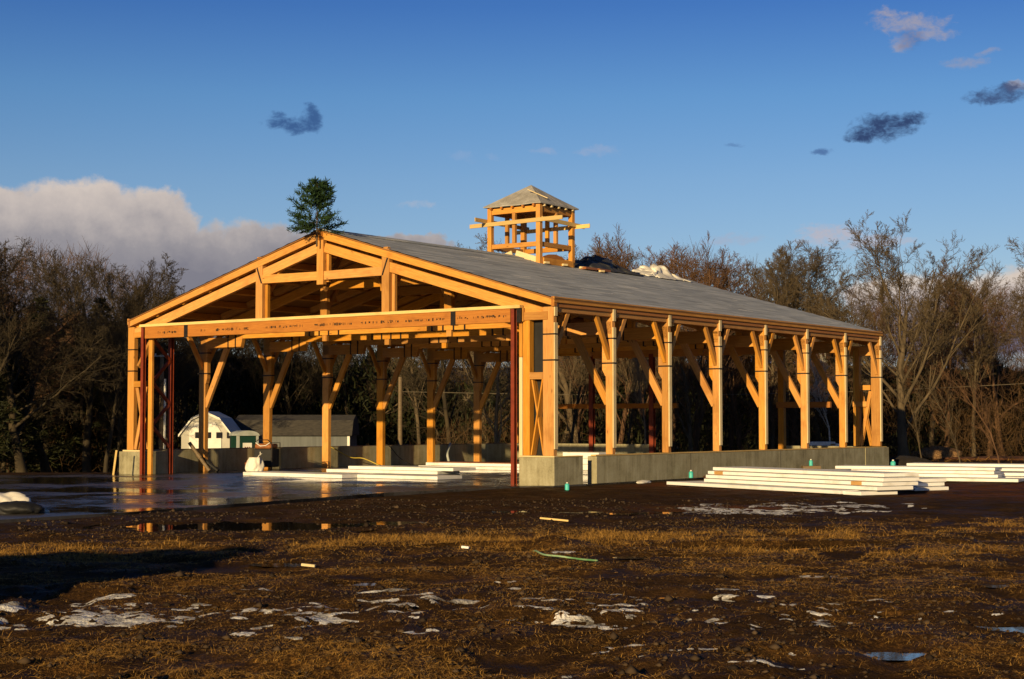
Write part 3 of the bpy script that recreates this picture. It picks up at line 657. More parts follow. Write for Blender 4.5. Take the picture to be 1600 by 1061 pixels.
def truss(y, kind):
    """kind: 'front', 'inner' or 'rear'"""
    th = 0.16; q = kind != 'inner'
    t = timber('truss', (-15.1, y, 4.545), (-1.53, y, 4.545), 0.13, 0.27, M_WOOD, B0) if kind != 'front' else timber('truss', (-15.6, y + 0.02, 4.58), (-0.99, y + 0.02, 4.58), 0.13, 0.20, M_WOOD, B0)
    P = t
    for s in (1, -1):
        X = lambda d: RX + s * d
        # top rafter under the deck
        yo = y - 0.03 if kind == 'front' else (y + 0.03 if kind == 'rear' else y)
        timber('rafter', (X(8.29), yo, 4.845), (X(0.06), yo, 7.145), th, 0.20, M_WOOD, P)
        # principal chord below it
        timber('chord', (X(8.10), y, 4.52), (X(0.13), y, 6.79), th - 0.02, 0.275, M_WOOD, P)
        # queen post
        xq = X(2.50); qp = timber('queen_post', (xq, y - 0.02, 4.72), (xq, y - 0.02, 6.60 if kind == 'front' else 6.42), th, 0.275, M_WOOD, P, up=(1, 0, 0))
        timber('queen_post', (xq + 0.11 if q else xq, y + 0.10, 4.72), (xq + 0.11 if q else xq, y + 0.10, 6.2), 0.12, 0.24, M_WOOD, P, up=(1, 0, 0)) if q else None
        timber('stub_block', (xq, y - 0.035, 6.56), (xq, y - 0.035, 6.66), 0.13, 0.17, M_WOOD, P, up=(1, 0, 0)) if kind == 'front' else None
        # bolts and straps at the foot of the queen post
        if kind != 'front':
            for k in (-0.62, -0.2, 0.2, 0.62):
                strap(P, xq + k - 0.03, xq + k + 0.03, y - 0.076, y + 0.076, 4.39, 4.78)
            timber('post_tenon', (xq, y, 4.22), (xq, y, 4.41), 0.10, 0.19, M_WOOD, P, up=(1, 0, 0))
            # hammer beam
            hb = timber('hammer_beam', (X(8.28) if s > 0 else X(8.1), y, 4.29), (X(6.30) if s > 0 else X(6.14), y, 4.29), 0.16, 0.36, M_WOOD, P, cut=(0, 0.28))
            for k in (6.42, 6.76): strap(hb, X(k) - 0.025, X(k) + 0.025, y - 0.09, y + 0.09, 4.10, 4.72)
        else:
            # dark saw-kerf joint between collar and queen post
            j = bmesh.new(); a_, b_ = X(2.62), X(2.36)
            prism(j, [(a_, 6.36), (a_ + s * -0.0 + 0.055 * -s, 6.36), (b_ + 0.0, 5.85), (b_ + 0.055 * s, 5.85)], y - 0.108, y - 0.09)
            mesh_obj('joint_plate', j, M_STRAP, P)
            timber('foot_block', (X(8.27), y - 0.01, 4.45), (X(7.3), y - 0.01, 4.48), th - 0.03, 0.17, M_WOOD, P)
        timber('collar', (X(2.37), y - 0.03, 5.975), (X(0.13), y - 0.03, 5.965), th - 0.04, 0.255, M_WOOD, P)
        # struts fanning from the king post up to the ridge and purlins
        timber('ridge_brace', (RX, y + 0.1, 5.55), (RX, y + 0.1 + 0.0 + 1.0 * (1 if s > 0 else -1) if kind == 'inner' else y + 1.0, 6.92), 0.10, 0.14, M_WOOD, P)
        timber('purlin_brace', (xq, y + 0.1, 5.3), (xq, y + 0.95, 6.42), 0.10, 0.14, M_WOOD, P)
    timber('king_post', (RX, y - 0.04, 5.70), (RX, y - 0.04, 7.02), th, 0.255, M_WOOD, P, up=(1, 0, 0))
    timber('king_post', (RX + 0.1, y + 0.10, 5.78), (RX + 0.1, y + 0.10, 6.9), 0.12, 0.22, M_WOOD, P, up=(1, 0, 0)) if q else None
    if kind == 'front':
        timber('peak_block', (RX, y - 0.06, 7.02), (RX, y - 0.06, 7.28), 0.15, 0.21, M_LVL, P, up=(1, 0, 0))
        for s in (1, -1): timber('rafter_end', (RX + s * 8.30, y - 0.05, 4.72), (RX + s * 8.30, y - 0.05, 4.99), 0.14, 0.10, M_LVL, P, up=(1, 0, 0))
truss(0.08, 'front')
for i in range(1, 7): truss(PY[i], 'inner')
truss(21.26, 'rear')

# front door header and its steel frame
hd = timber('door_header', (-15.72, -0.10, 4.505), (-1.32, -0.10, 4.52), 0.12, 0.365, M_LVL, B0)
timber('header_cap', (-15.95, -0.11, 4.735), (-0.98, -0.11, 4.75), 0.16, 0.085, M_PLANK, hd, bev=0.004)
for x in (-13.83, -3.25): strap(hd, x - 0.085, x + 0.085, -0.166, -0.03, 4.318, 4.70)
box_obj('end_plate', -1.13, -0.99, -0.13, -0.03, 4.33, 4.70, M_STRAP, hd, 0.0)
# small stamped lines of lettering along the header (illegible at this distance)
rl = random.Random(3); ink = bmesh.new()
for x0, x1 in ((-15.1, -14.25), (-13.2, -12.9), (-12.5, -11.0), (-10.4, -8.9), (-8.4, -6.95), (-6.6, -5.15), (-4.95, -3.45), (-3.1, -2.75), (-2.55, -1.45)):
    x = x0; zc = 4.515 + (x0 + 15) * 0.001 - 0.02
    while x < x1:
        wdt = rl.uniform(0.025, 0.06); hgt = rl.choice((0.055, 0.055, 0.075))
        for seg in range(rl.choice((2, 3))):
            if rl.random() < 0.5: bx(ink, x, x + wdt, -0.1625, -0.1605, zc + rl.choice((-hgt / 2, 0, hgt / 2)) - 0.006, zc + hgt / 2 * rl.choice((-0.6, 0.3, 1)) + 0.008)
            else:
                xx = x + rl.choice((0, wdt)); bx(ink, xx - 0.006, xx + 0.006, -0.1625, -0.1605, zc - hgt / 2, zc + hgt / 2)
        x += wdt + rl.choice((0.018, 0.018, 0.02, 0.10))
mesh_obj('stamped_lettering', ink, M_INK, hd)
def steel_col(x0, x1, y0, y1, z0=0.002, z1=4.70):
    """an I-section column"""
    bm = bmesh.new(); cx, cy = (x0 + x1) / 2, (y0 + y1) / 2; h = (z1 - z0)
    bx(bm, x0 - cx, x1 - cx, y0 - cy, y0 - cy + 0.016, -h / 2, h / 2); bx(bm, x0 - cx, x1 - cx, y1 - cy - 0.016, y1 - cy, -h / 2, h / 2)
    bx(bm, -0.008, 0.008, y0 - cy + 0.016, y1 - cy - 0.016, -h / 2, h / 2)
    return mesh_obj('steel_column', bm, M_RED, B0, Matrix.Translation((cx, cy, z0 + h / 2)))
steel_col(-15.94, -15.83, -0.12, 0.0); steel_col(-1.31, -1.20, -0.14, 0.0)
# laced steel chord behind the left jamb
lc = steel_col(-15.92, -15.79, 1.03, 1.16, 0.002, 4.62)
zz = [0.85, 1.55, 2.25, 2.95, 3.65, 4.35]
for k in range(5):
    ya, yb = (0.28, 1.02) if k % 2 else (1.02, 0.28)
    timber('lacing_bar', (-15.83, ya, zz[k]), (-15.83, yb, zz[k + 1]), 0.085, 0.085, M_RED, lc, bev=0.003)
lc2 = steel_col(-1.33, -1.17, 1.03, 1.20, 0.002, 4.62)
for k in range(5):
    ya, yb = (0.28, 1.02) if k % 2 else (1.02, 0.28)
    timber('lacing_bar', (-1.25, ya, zz[k]), (-1.25, yb, zz[k + 1]), 0.085, 0.085, M_RED, lc2, bev=0.003)
# front wall framing either side of the door
timber('jamb_post', (-15.69, 0.10, 0.0), (-15.69, 0.10, 4.32), 0.09, 0.17, M_WOOD, B0, up=(1, 0, 0))
timber('jamb_post', (-0.90, 0.10, 0.776), (-0.90, 0.10, 4.42), 0.20, 0.22, M_WOOD, B0, up=(1, 0, 0))
timber('jamb_strip', (-1.085, 0.03, 0.776), (-1.085, 0.03, 3.4), 0.05, 0.105, M_PALE, B0, up=(1, 0, 0), bev=0.004)
timber('jamb_strip', (-1.085, 0.03, 3.41), (-1.085, 0.03, 4.32), 0.05, 0.105, M_WOOD, B0, up=(1, 0, 0), bev=0.004)
timber('jamb_strip', (-1.0, -0.03, 4.35), (-1.0, -0.03, 4.72), 0.06, 0.1, M_WOOD, B0, up=(1, 0, 0), bev=0.004)
timber('wall_block', (-0.96, 0.07, 4.49), (-0.20, 0.07, 4.49), 0.20, 0.22, M_WOOD, B0)
timber('wall_block', (-0.79, 0.06, 2.895), (-0.36, 0.06, 2.895), 0.14, 0.19, M_WOOD, B0); timber('wall_block', (-16.39, 0.06, 2.88), (-15.9, 0.06, 2.88), 0.14, 0.19, M_WOOD, B0)
def xbrace(x0, x1, y, z0=0.79, z1=2.80):
    for k, (a, b_) in enumerate(((x0, x1), (x1, x0))):
        for dy in (0.0, 0.10):
            timber('cross_brace', (a, y + k * 0.045 + dy, z0), (b_, y + k * 0.045 + dy, z1), 0.04, 0.13, M_WOOD, B0)
xbrace(-0.74, -0.37, 0.05); xbrace(-16.34, -15.86, 0.05)
box_obj('dark_panel', -0.84, -0.34, 0.235, 0.25, 0.78, 4.40, M_BLACK, B0, 0.0)
# rear gable: steel door frame and girts, cross-braced corner
for x in (-12.67, -9.78): steel_col(x - 0.10, x + 0.10, 21.15, 21.33, 0.002, 4.4)
g_ = timber('rear_girt', (-16.4, 21.24, 2.31), (-8.6, 21.24, 2.31), 0.14, 0.2, M_LVL, B0); timber('rear_girt', (-4.2, 21.18, 2.31), (-1.97, 21.18, 2.31), 0.14, 0.22, M_LVL, B0)
for x in (-4.02, -0.93): timber('rear_post', (x, 21.24, 0.0 if x < -2 else 0.776), (x, 21.24, 4.4), 0.2, 0.24, M_WOOD, B0, up=(1, 0, 0))
timber('rear_header', (-13.0, 21.24, 4.42), (-3.9, 21.24, 4.42), 0.13, 0.3, M_LVL, B0)
timber('wall_block', (-0.80, 21.2, 2.93), (-0.37, 21.2, 2.93), 0.14, 0.18, M_WOOD, B0)
xbrace(-0.80, -0.38, 21.18)
timber('wall_block', (-1.06, 21.16, 2.32), (-0.5, 21.16, 2.32), 0.12, 0.2, M_WOOD, B0)

# cupola on the ridge
c0x, c1x, c0y, c1y = -9.42, -7.20, 9.66, 11.80
cup = box_obj('cupola', c0x + 0.11, c1x - 0.11, c0y + 0.11, c1y - 0.11, 9.00, 9.03, M_DECK, B0, 0.0)
def ct(n, a, b_, w=0.12, d=0.12, mt=None, up=(0, 0, 1)): return timber(n, a, b_, w, d, mt or M_WOOD, cup, up=up)
LEG = 0.17
for x in (c0x + LEG / 2, c1x - LEG / 2):
    for y in (c0y + LEG / 2, c1y - LEG / 2): ct('cupola_post', (x, y, slope_z(x) - 0.02), (x, y, 9.06), LEG, LEG, up=(1, 0, 0))
for x in (c0x + 0.08, c1x - 0.08): ct('mid_post', (x, (c0y + c1y) / 2, 7.78), (x, (c0y + c1y) / 2, 8.84), 0.12, 0.13, up=(1, 0, 0))
for y in (c0y + 0.08, c1y - 0.08): ct('mid_post', (RX, y, 7.78), (RX, y, 8.84), 0.12, 0.13, up=(1, 0, 0))
for z, d in ((8.91, 0.20), (7.70, 0.16)):
    for y in (c0y + 0.085, c1y - 0.085): ct('cupola_rail', (c0x + LEG, y, z), (c1x - LEG, y, z), 0.10, d)
    for x in (c0x + 0.085, c1x - 0.085): ct('cupola_rail', (x, c0y + LEG, z), (x, c1y - LEG, z), 0.10, d)
for s in (1, -1):      # curb boards sitting on the slopes
    X = lambda q: RX + s * q
    for y in (c0y + 0.06, c1y - 0.06): ct('curb_board', (X(0.08), y, slope_z(RX) + 0.12), (X(0.94), y, slope_z(X(0.94)) + 0.12), 0.05, 0.2, M_PALE if y < 10 else None)
ct('curb_board', (c1x + 0.03, c0y + 0.17, 7.12), (c1x + 0.03, c1y - 0.17, 7.12), 0.05, 0.22)
bm = bmesh.new(); prism(bm, [(0.3, 0), (0.0, 0), (0.08, 0.10), (0.35, 0.17), (0.75, 0.2), (1.15, 0.14), (1.3, 0.06), (1.32, 0)], -0.02, 0.02)
mesh_obj('arched_board', bm, M_LVL, cup, Matrix.Translation((c1x - 0.05, c0y + 0.25, 7.2)) @ Matrix.Rotation(math.pi / 2, 4, 'Z'))
# pyramid roof of weathered boards, slightly uneven, with rafter tails
bm = bmesh.new(); o_ = 0.10; ap = bm.verts.new((RX, (c0y + c1y) / 2, 9.90)); n_ = 8; ring = []
cs = [(c0x - o_, c0y - o_), (c1x + o_, c0y - o_), (c1x + o_, c1y + o_), (c0x - o_, c1y + o_)]
rr = random.Random(4)
for k in range(4):
    (xa, ya), (xb_, yb_) = cs[k], cs[(k + 1) % 4]
    for j in range(n_):
        t_ = j / n_; ring.append(bm.verts.new((xa + (xb_ - xa) * t_, ya + (yb_ - ya) * t_, 9.09 + (rr.uniform(-0.015, 0.015) if j else 0))))
mid = [bm.verts.new(v.co.lerp(ap.co, 0.5) + Vector((0, 0, rr.uniform(-0.015, 0.02)))) for v in ring]
low = [bm.verts.new(v.co - Vector((0, 0, 0.035))) for v in ring]
for k in range(32):
    j = (k + 1) % 32; bm.faces.new((ring[k], ring[j], mid[j], mid[k])); bm.faces.new((mid[k], mid[j], ap)); bm.faces.new((low[j], low[k], ring[k], ring[j])[::-1])
bmesh.ops.recalc_face_normals(bm, faces=bm.faces[:])
M_CUPROOF = flat('weathered roof paper', (0.24, 0.225, 0.20), (0.46, 0.44, 0.40), 2.6, 0.85, bmp=0.01, lo=0.3, hi=0.7)
cr = mesh_obj('cupola_roof', bm, M_CUPROOF, cup)
for k in range(5):
    for (x, y) in ((c1x + 0.05, c0y + 0.2 + k * 0.43), (c0x + 0.2 + k * 0.45, c0y - 0.05)):
        box_obj('rafter_tail', x - 0.04, x + 0.04, y - 0.04, y + 0.04, 8.98, 9.07, M_PALE if x > -7.3 else M_LVL, cr, 0.004)
timber('pale_batten', (-7.95, 10.0, 9.63), (-7.28, 10.25, 9.30), 0.07, 0.03, M_PALE, cr)

# scaffold planks resting on the cupola's frame: things of their own, at world coordinates
def plank(a, b_, w, d, mt, label, name='scaffold_plank', cat='plank', group=None):
    M = BM @ axis_matrix(a, b_); L = (Vector(b_) - Vector(a)).length; bm = bmesh.new(); bx(bm, -L / 2, L / 2, -w / 2, w / 2, -d / 2, d / 2, 0.004)
    return tag(mesh_obj(name, bm, mt, None, M), label, cat, group)
GP = 'planks tied around the cupola'
plank((-10.15, c0y - 0.03, 8.46), (-6.25, c0y - 0.03, 8.52), 0.04, 0.14, M_PLANK, 'front plank across the cupola, its end jutting out to the left', group=GP)
plank((c1x + 0.03, 9.75, 8.56), (c1x + 0.03, 12.35, 8.50), 0.04, 0.14, M_PLANK, 'side plank on the cupola, its pale end jutting out to the right', group=GP)
plank((c0x - 0.03, 9.0, 8.60), (c0x - 0.03, 12.2, 8.56), 0.04, 0.14, M_PLANK, 'plank along the far left side of the cupola', group=GP)
plank((-9.9, c1y + 0.03, 8.42), (-6.6, c1y + 0.03, 8.46), 0.04, 0.14, M_PLANK, 'rear plank across the back of the cupola', group=GP)

# ------------------------------------------------------------------ things on the roof
def cloth(name, x0, x1, y0, y1, hgt, seed, mt, label, cat, base, nx_=46, ny_=46, edge=0.45):
    gx, gy = np.meshgrid(np.linspace(x0, x1, nx_), np.linspace(y0, y1, ny_))
    u, v = (gx - x0) / (x1 - x0), (gy - y0) / (y1 - y0)
    e = np.minimum(np.minimum(u, 1 - u), np.minimum(v, 1 - v)); e = sst(e, 0, edge)
    sc = 0.3 * min(x1 - x0, y1 - y0)
    rid = 1 - np.abs(2 * fbm(gx, gy, sc * 1.6, seed, 4) - 1)
    z = base(gx, gy) + hgt * e * (0.25 + 1.1 * fbm(gx, gy, sc * 2, seed + 5, 3)) * rid + 0.012
    gx2 = gx + (fbm(gx, gy, sc, seed + 9, 3) - 0.5) * 0.5 * (x1 - x0) * 0.6; gy2 = gy + (fbm(gx, gy, sc, seed + 13, 3) - 0.5) * 0.5 * (y1 - y0) * 0.6
    z = z - base(gx, gy) + base(gx2, gy2)
    P = np.stack([gx2, gy2, z], -1).reshape(-1, 3)
    I = np.arange(gx.size).reshape(gx.shape); f = np.stack([I[:-1, :-1], I[:-1, 1:], I[1:, 1:], I[1:, :-1]], -1).reshape(-1, 4)
    o = mesh_obj(name, np_mesh(name, P, f), mt, None, BM, smooth=True)
    sm = o.modifiers.new('thickness', 'SOLIDIFY'); sm.thickness = 0.015; sm.offset = 1
    return tag(o, label, cat)
rb = lambda x, y: 7.36 - np.abs(x - RX) * 0.2832
cloth('dark_tarp', -8.75, -7.3, 12.0, 16.6, 0.5, 12, M_TARPB, 'dark tarpaulin heaped along the ridge just behind the cupola', 'tarp', rb)
cloth('white_tarp', -8.7, -7.5, 17.3, 20.6, 0.55, 44, M_TARPW, 'crumpled cream tarpaulin lying on the ridge near its far end', 'tarp', rb)
def roof_pt(x, y, h=0.05): return Vector((x, y, 7.33 - abs(x - RX) * 0.2832 + h))
for k, (y0, y1, lab) in enumerate(((11.9, 12.6, 'brown bundle of shingles on the roof, nearer the cupola'), (12.75, 13.5, 'brown bundle of shingles on the roof, farther from the cupola'))):
    a, b_ = roof_pt(-6.95, y0, 0.07), roof_pt(-6.95, y1, 0.07)
    plank(a, b_, 0.3, 0.08, M_COPPER, lab, 'shingle_bundle', 'bundle', 'bundles lying on the roof felt')
for k, (x, y, lab) in enumerate(((-7.08, 9.75, 'white scrap of wood by the near corner of the cupola'), (-7.12, 10.9, 'white scrap of wood below the arched cupola board'), (-7.02, 11.85, 'white scrap of wood at the far corner of the cupola'), (-6.75, 12.68, 'white scrap of wood between the two brown bundles'))):
    a = roof_pt(x, y, 0.07); plank(a, a + Vector((0.05, 0.2, 0.0)), 0.1, 0.07, M_PALE, lab, 'wood_scrap', 'scrap', 'scraps on the roof')

# ------------------------------------------------------------------ bare trees
class TubeBuf:
    def __init__(s): s.V = []; s.F = []; s.n = 0
    def add(s, P, Rr, k):
        P = np.asarray(P); T = np.gradient(P, axis=0); T /= np.linalg.norm(T, axis=1)[:, None] + 1e-9
        ref = np.array([0.3, 0.9, 0.1]) if abs(T[0][2]) > 0.8 else np.array([0, 0, 1.0])
        U = np.cross(T, ref); U /= np.linalg.norm(U, axis=1)[:, None] + 1e-9; W = np.cross(T, U)
        a = np.arange(k) * 2 * np.pi / k; ca, sa = np.cos(a), np.sin(a)
        ring = P[:, None] + (U[:, None] * ca[None, :, None] + W[:, None] * sa[None, :, None]) * np.asarray(Rr)[:, None, None]
        m = len(P); I = np.arange(m * k).reshape(m, k) + s.n; J = np.roll(I, -1, 1)
        s.V.append(ring.reshape(-1, 3)); s.F.append(np.stack([I[:-1], J[:-1], J[1:], I[1:]], -1).reshape(-1, 4)); s.n += m * k
    def mesh(s, name):
        me = np_mesh(name, np.concatenate(s.V), np.concatenate(s.F)); return me
def grow(seed, H, r0, fork, spread, counts, lens, up, droop=0.0, twig=0.011, lean=(0, 0), first=0.3, wob=0.10, branch_r=0.55, top=1.0):
    """one bare tree: (trunk mesh buffer, crown mesh buffer)"""
    rg = random.Random(seed); tr, cr = TubeBuf(), TubeBuf()
    def rec(p, d, L, r, lev):
        n = (8, 6, 4, 3, 3, 2)[min(lev, 5)]; pts = [np.array(p)]; dd = np.array(d, float)
        w = wob * (1.0 + 0.5 * lev)
        for i in range(n):
            dd = dd + np.array([rg.gauss(0, w), rg.gauss(0, w), rg.gauss(0, w * 0.6) + up[min(lev, len(up) - 1)] - droop * (lev > 2)])
            dd /= np.linalg.norm(dd); pts.append(pts[-1] + dd * L / n)
        endr = max(twig * 0.6, r * (0.25 if lev == 0 else 0.3))
        rad = np.linspace(r, endr, n + 1)
        if lev == 0: rad[0] *= 1.35
        (tr if lev == 0 else cr).add(pts, rad, (8, 5, 4, 3, 3, 3)[min(lev, 5)])
        if lev >= len(counts): return
        c = counts[lev]; c = max(1, int(round(c * rg.uniform(0.8, 1.2))))
        for j in range(c):
            lo = first if lev == 0 else 0.22
            t = lo + (top - lo) * ((j + rg.random()) / c); f = t * n; i = min(int(f), n - 1); fr = f - i
            q = pts[i] * (1 - fr) + pts[i + 1] * fr; ax = pts[i + 1] - pts[i]; ax = ax / np.linalg.norm(ax)
            v = np.array([rg.gauss(0, 1), rg.gauss(0, 1), rg.gauss(0, 0.5 if lev else 0.2)]); v -= ax * v.dot(ax); v /= np.linalg.norm(v) + 1e-9
            an = spread[min(lev, len(spread) - 1)] * rg.uniform(0.65, 1.25)
            nd = ax * math.cos(an) + v * math.sin(an)
            ll = L * lens[min(lev, len(lens) - 1)] * rg.uniform(0.6, 1.15) * (1.15 - 0.55 * t if lev == 0 else 1.05 - 0.35 * t)
            rr_ = max(twig, (r + (endr - r) * t) * branch_r * rg.uniform(0.7, 1.1))
            rec(q, nd, ll, rr_, lev + 1)
    rec((0, 0, -0.3), (lean[0], lean[1], 1), H, r0, 0)
    return tr, cr
PROTO = {}
def proto(kind, seed, **kw):
    t, c = grow(seed, **kw); tm, cm = t.mesh('trunk'), c.mesh('crown')
    for me in (tm, cm):
        me.polygons.foreach_set('use_smooth', np.ones(len(me.polygons), bool))
    zz_ = np.empty(len(cm.vertices) * 3, np.float32); cm.vertices.foreach_get('co', zz_)
    PROTO[kind] = (tm, cm, float(np.percentile(zz_[2::3], 99.7)))
proto('oak', 3, H=8.0, r0=0.25, fork=0.3, spread=(0.62, 0.55, 0.58, 0.60), counts=(16, 10, 9, 6, 3), lens=(0.88, 0.46, 0.46, 0.55), up=(0.0, 0.07, 0.07, 0.05), twig=0.007, first=0.2, wob=0.07, branch_r=0.5)
proto('oak_b', 8, H=10.0, r0=0.22, fork=0.3, spread=(0.7, 0.65, 0.7, 0.7), counts=(12, 9, 8, 6, 2), lens=(0.62, 0.50, 0.5, 0.55), up=(0.0, 0.05, 0.05, 0.03), twig=0.008, first=0.24, wob=0.12, branch_r=0.55)
proto('oak_c', 21, H=10.0, r0=0.20, fork=0.3, spread=(0.75, 0.7, 0.75, 0.7), counts=(15, 9, 8, 6, 2), lens=(0.50, 0.5, 0.5, 0.55), up=(0.0, 0.02, 0.03, 0.02), twig=0.008, first=0.2, wob=0.13, branch_r=0.5)
proto('slim', 5, H=11.0, r0=0.15, fork=0.3, spread=(0.42, 0.5, 0.55, 0.6), counts=(18, 9, 8, 6), lens=(0.40, 0.48, 0.5, 0.5), up=(0.0, 0.09, 0.07, 0.05), twig=0.008, first=0.3, wob=0.06, branch_r=0.45)
proto('slim_b', 15, H=11.0, r0=0.13, fork=0.3, spread=(0.5, 0.5, 0.55, 0.6), counts=(17, 9, 8, 6), lens=(0.38, 0.5, 0.5, 0.5), up=(0.0, 0.08, 0.07, 0.05), twig=0.008, first=0.35, wob=0.08, branch_r=0.45)
proto('fan', 9, H=8.0, r0=0.14, fork=0.3, spread=(0.42, 0.36, 0.42, 0.5), counts=(16, 10, 9, 6), lens=(0.75, 0.5, 0.5, 0.5), up=(0.0, 0.06, 0.06, 0.05), twig=0.008, first=0.12, wob=0.07, branch_r=0.6)
proto('sapling', 33, H=7.0, r0=0.06, fork=0.3, spread=(0.5, 0.55, 0.6), counts=(14, 7, 4), lens=(0.40, 0.5, 0.5), up=(0.0, 0.06, 0.05), twig=0.009, first=0.15, wob=0.10, branch_r=0.5)
proto('pale', 41, H=7.5, r0=0.17, fork=0.3, spread=(0.75, 0.6, 0.6), counts=(9, 6, 6, 4), lens=(0.55, 0.5, 0.5, 0.5), up=(0.02, 0.08, 0.06), twig=0.011, first=0.28, wob=0.08, branch_r=0.55)
def place_tree(kind, px_x, Y, top_px, label, bark, group=None, rz=None, wide=1.0, name='bare_tree', cat='tree', tilt=(0, 0)):
    tm, cm, H = PROTO[kind]
    X = (px_x - 800) / F_PX * Y; zb = float(gh(np.array([X]), np.array([Y]))[0])
    want = CAM_H + (658.4 - top_px) / F_PX * Y - zb; s = want / H
    e = empty(name, (X, Y, zb - 0.03), 0, label, cat, group)
    rnd = random.Random(int(px_x * 7 + Y)); e.rotation_euler = (tilt[0], tilt[1], rz if rz is not None else rnd.uniform(0, 6.28)); e.scale = (s * wide, s * wide, s)
    for n_, me in (('trunk', tm), ('crown', cm)):
        o = bpy.data.objects.new(n_, me); COL.objects.link(o); o.parent = e
        if len(me.materials) == 0: me.materials.append(bark)
        o.material_slots[0].link = 'OBJECT'; o.material_slots[0].material = bark
    return e
GL, GB, GR, GV = 'bare trees in the wood left of the barn', 'bare treetops rising behind the barn roof', 'bare trees in the wood right of the barn', 'trees seen through the open barn frame'
BK, BR, BD, BP = M_BARK, M_BARK_R, M_BARK_D, M_BARK_P
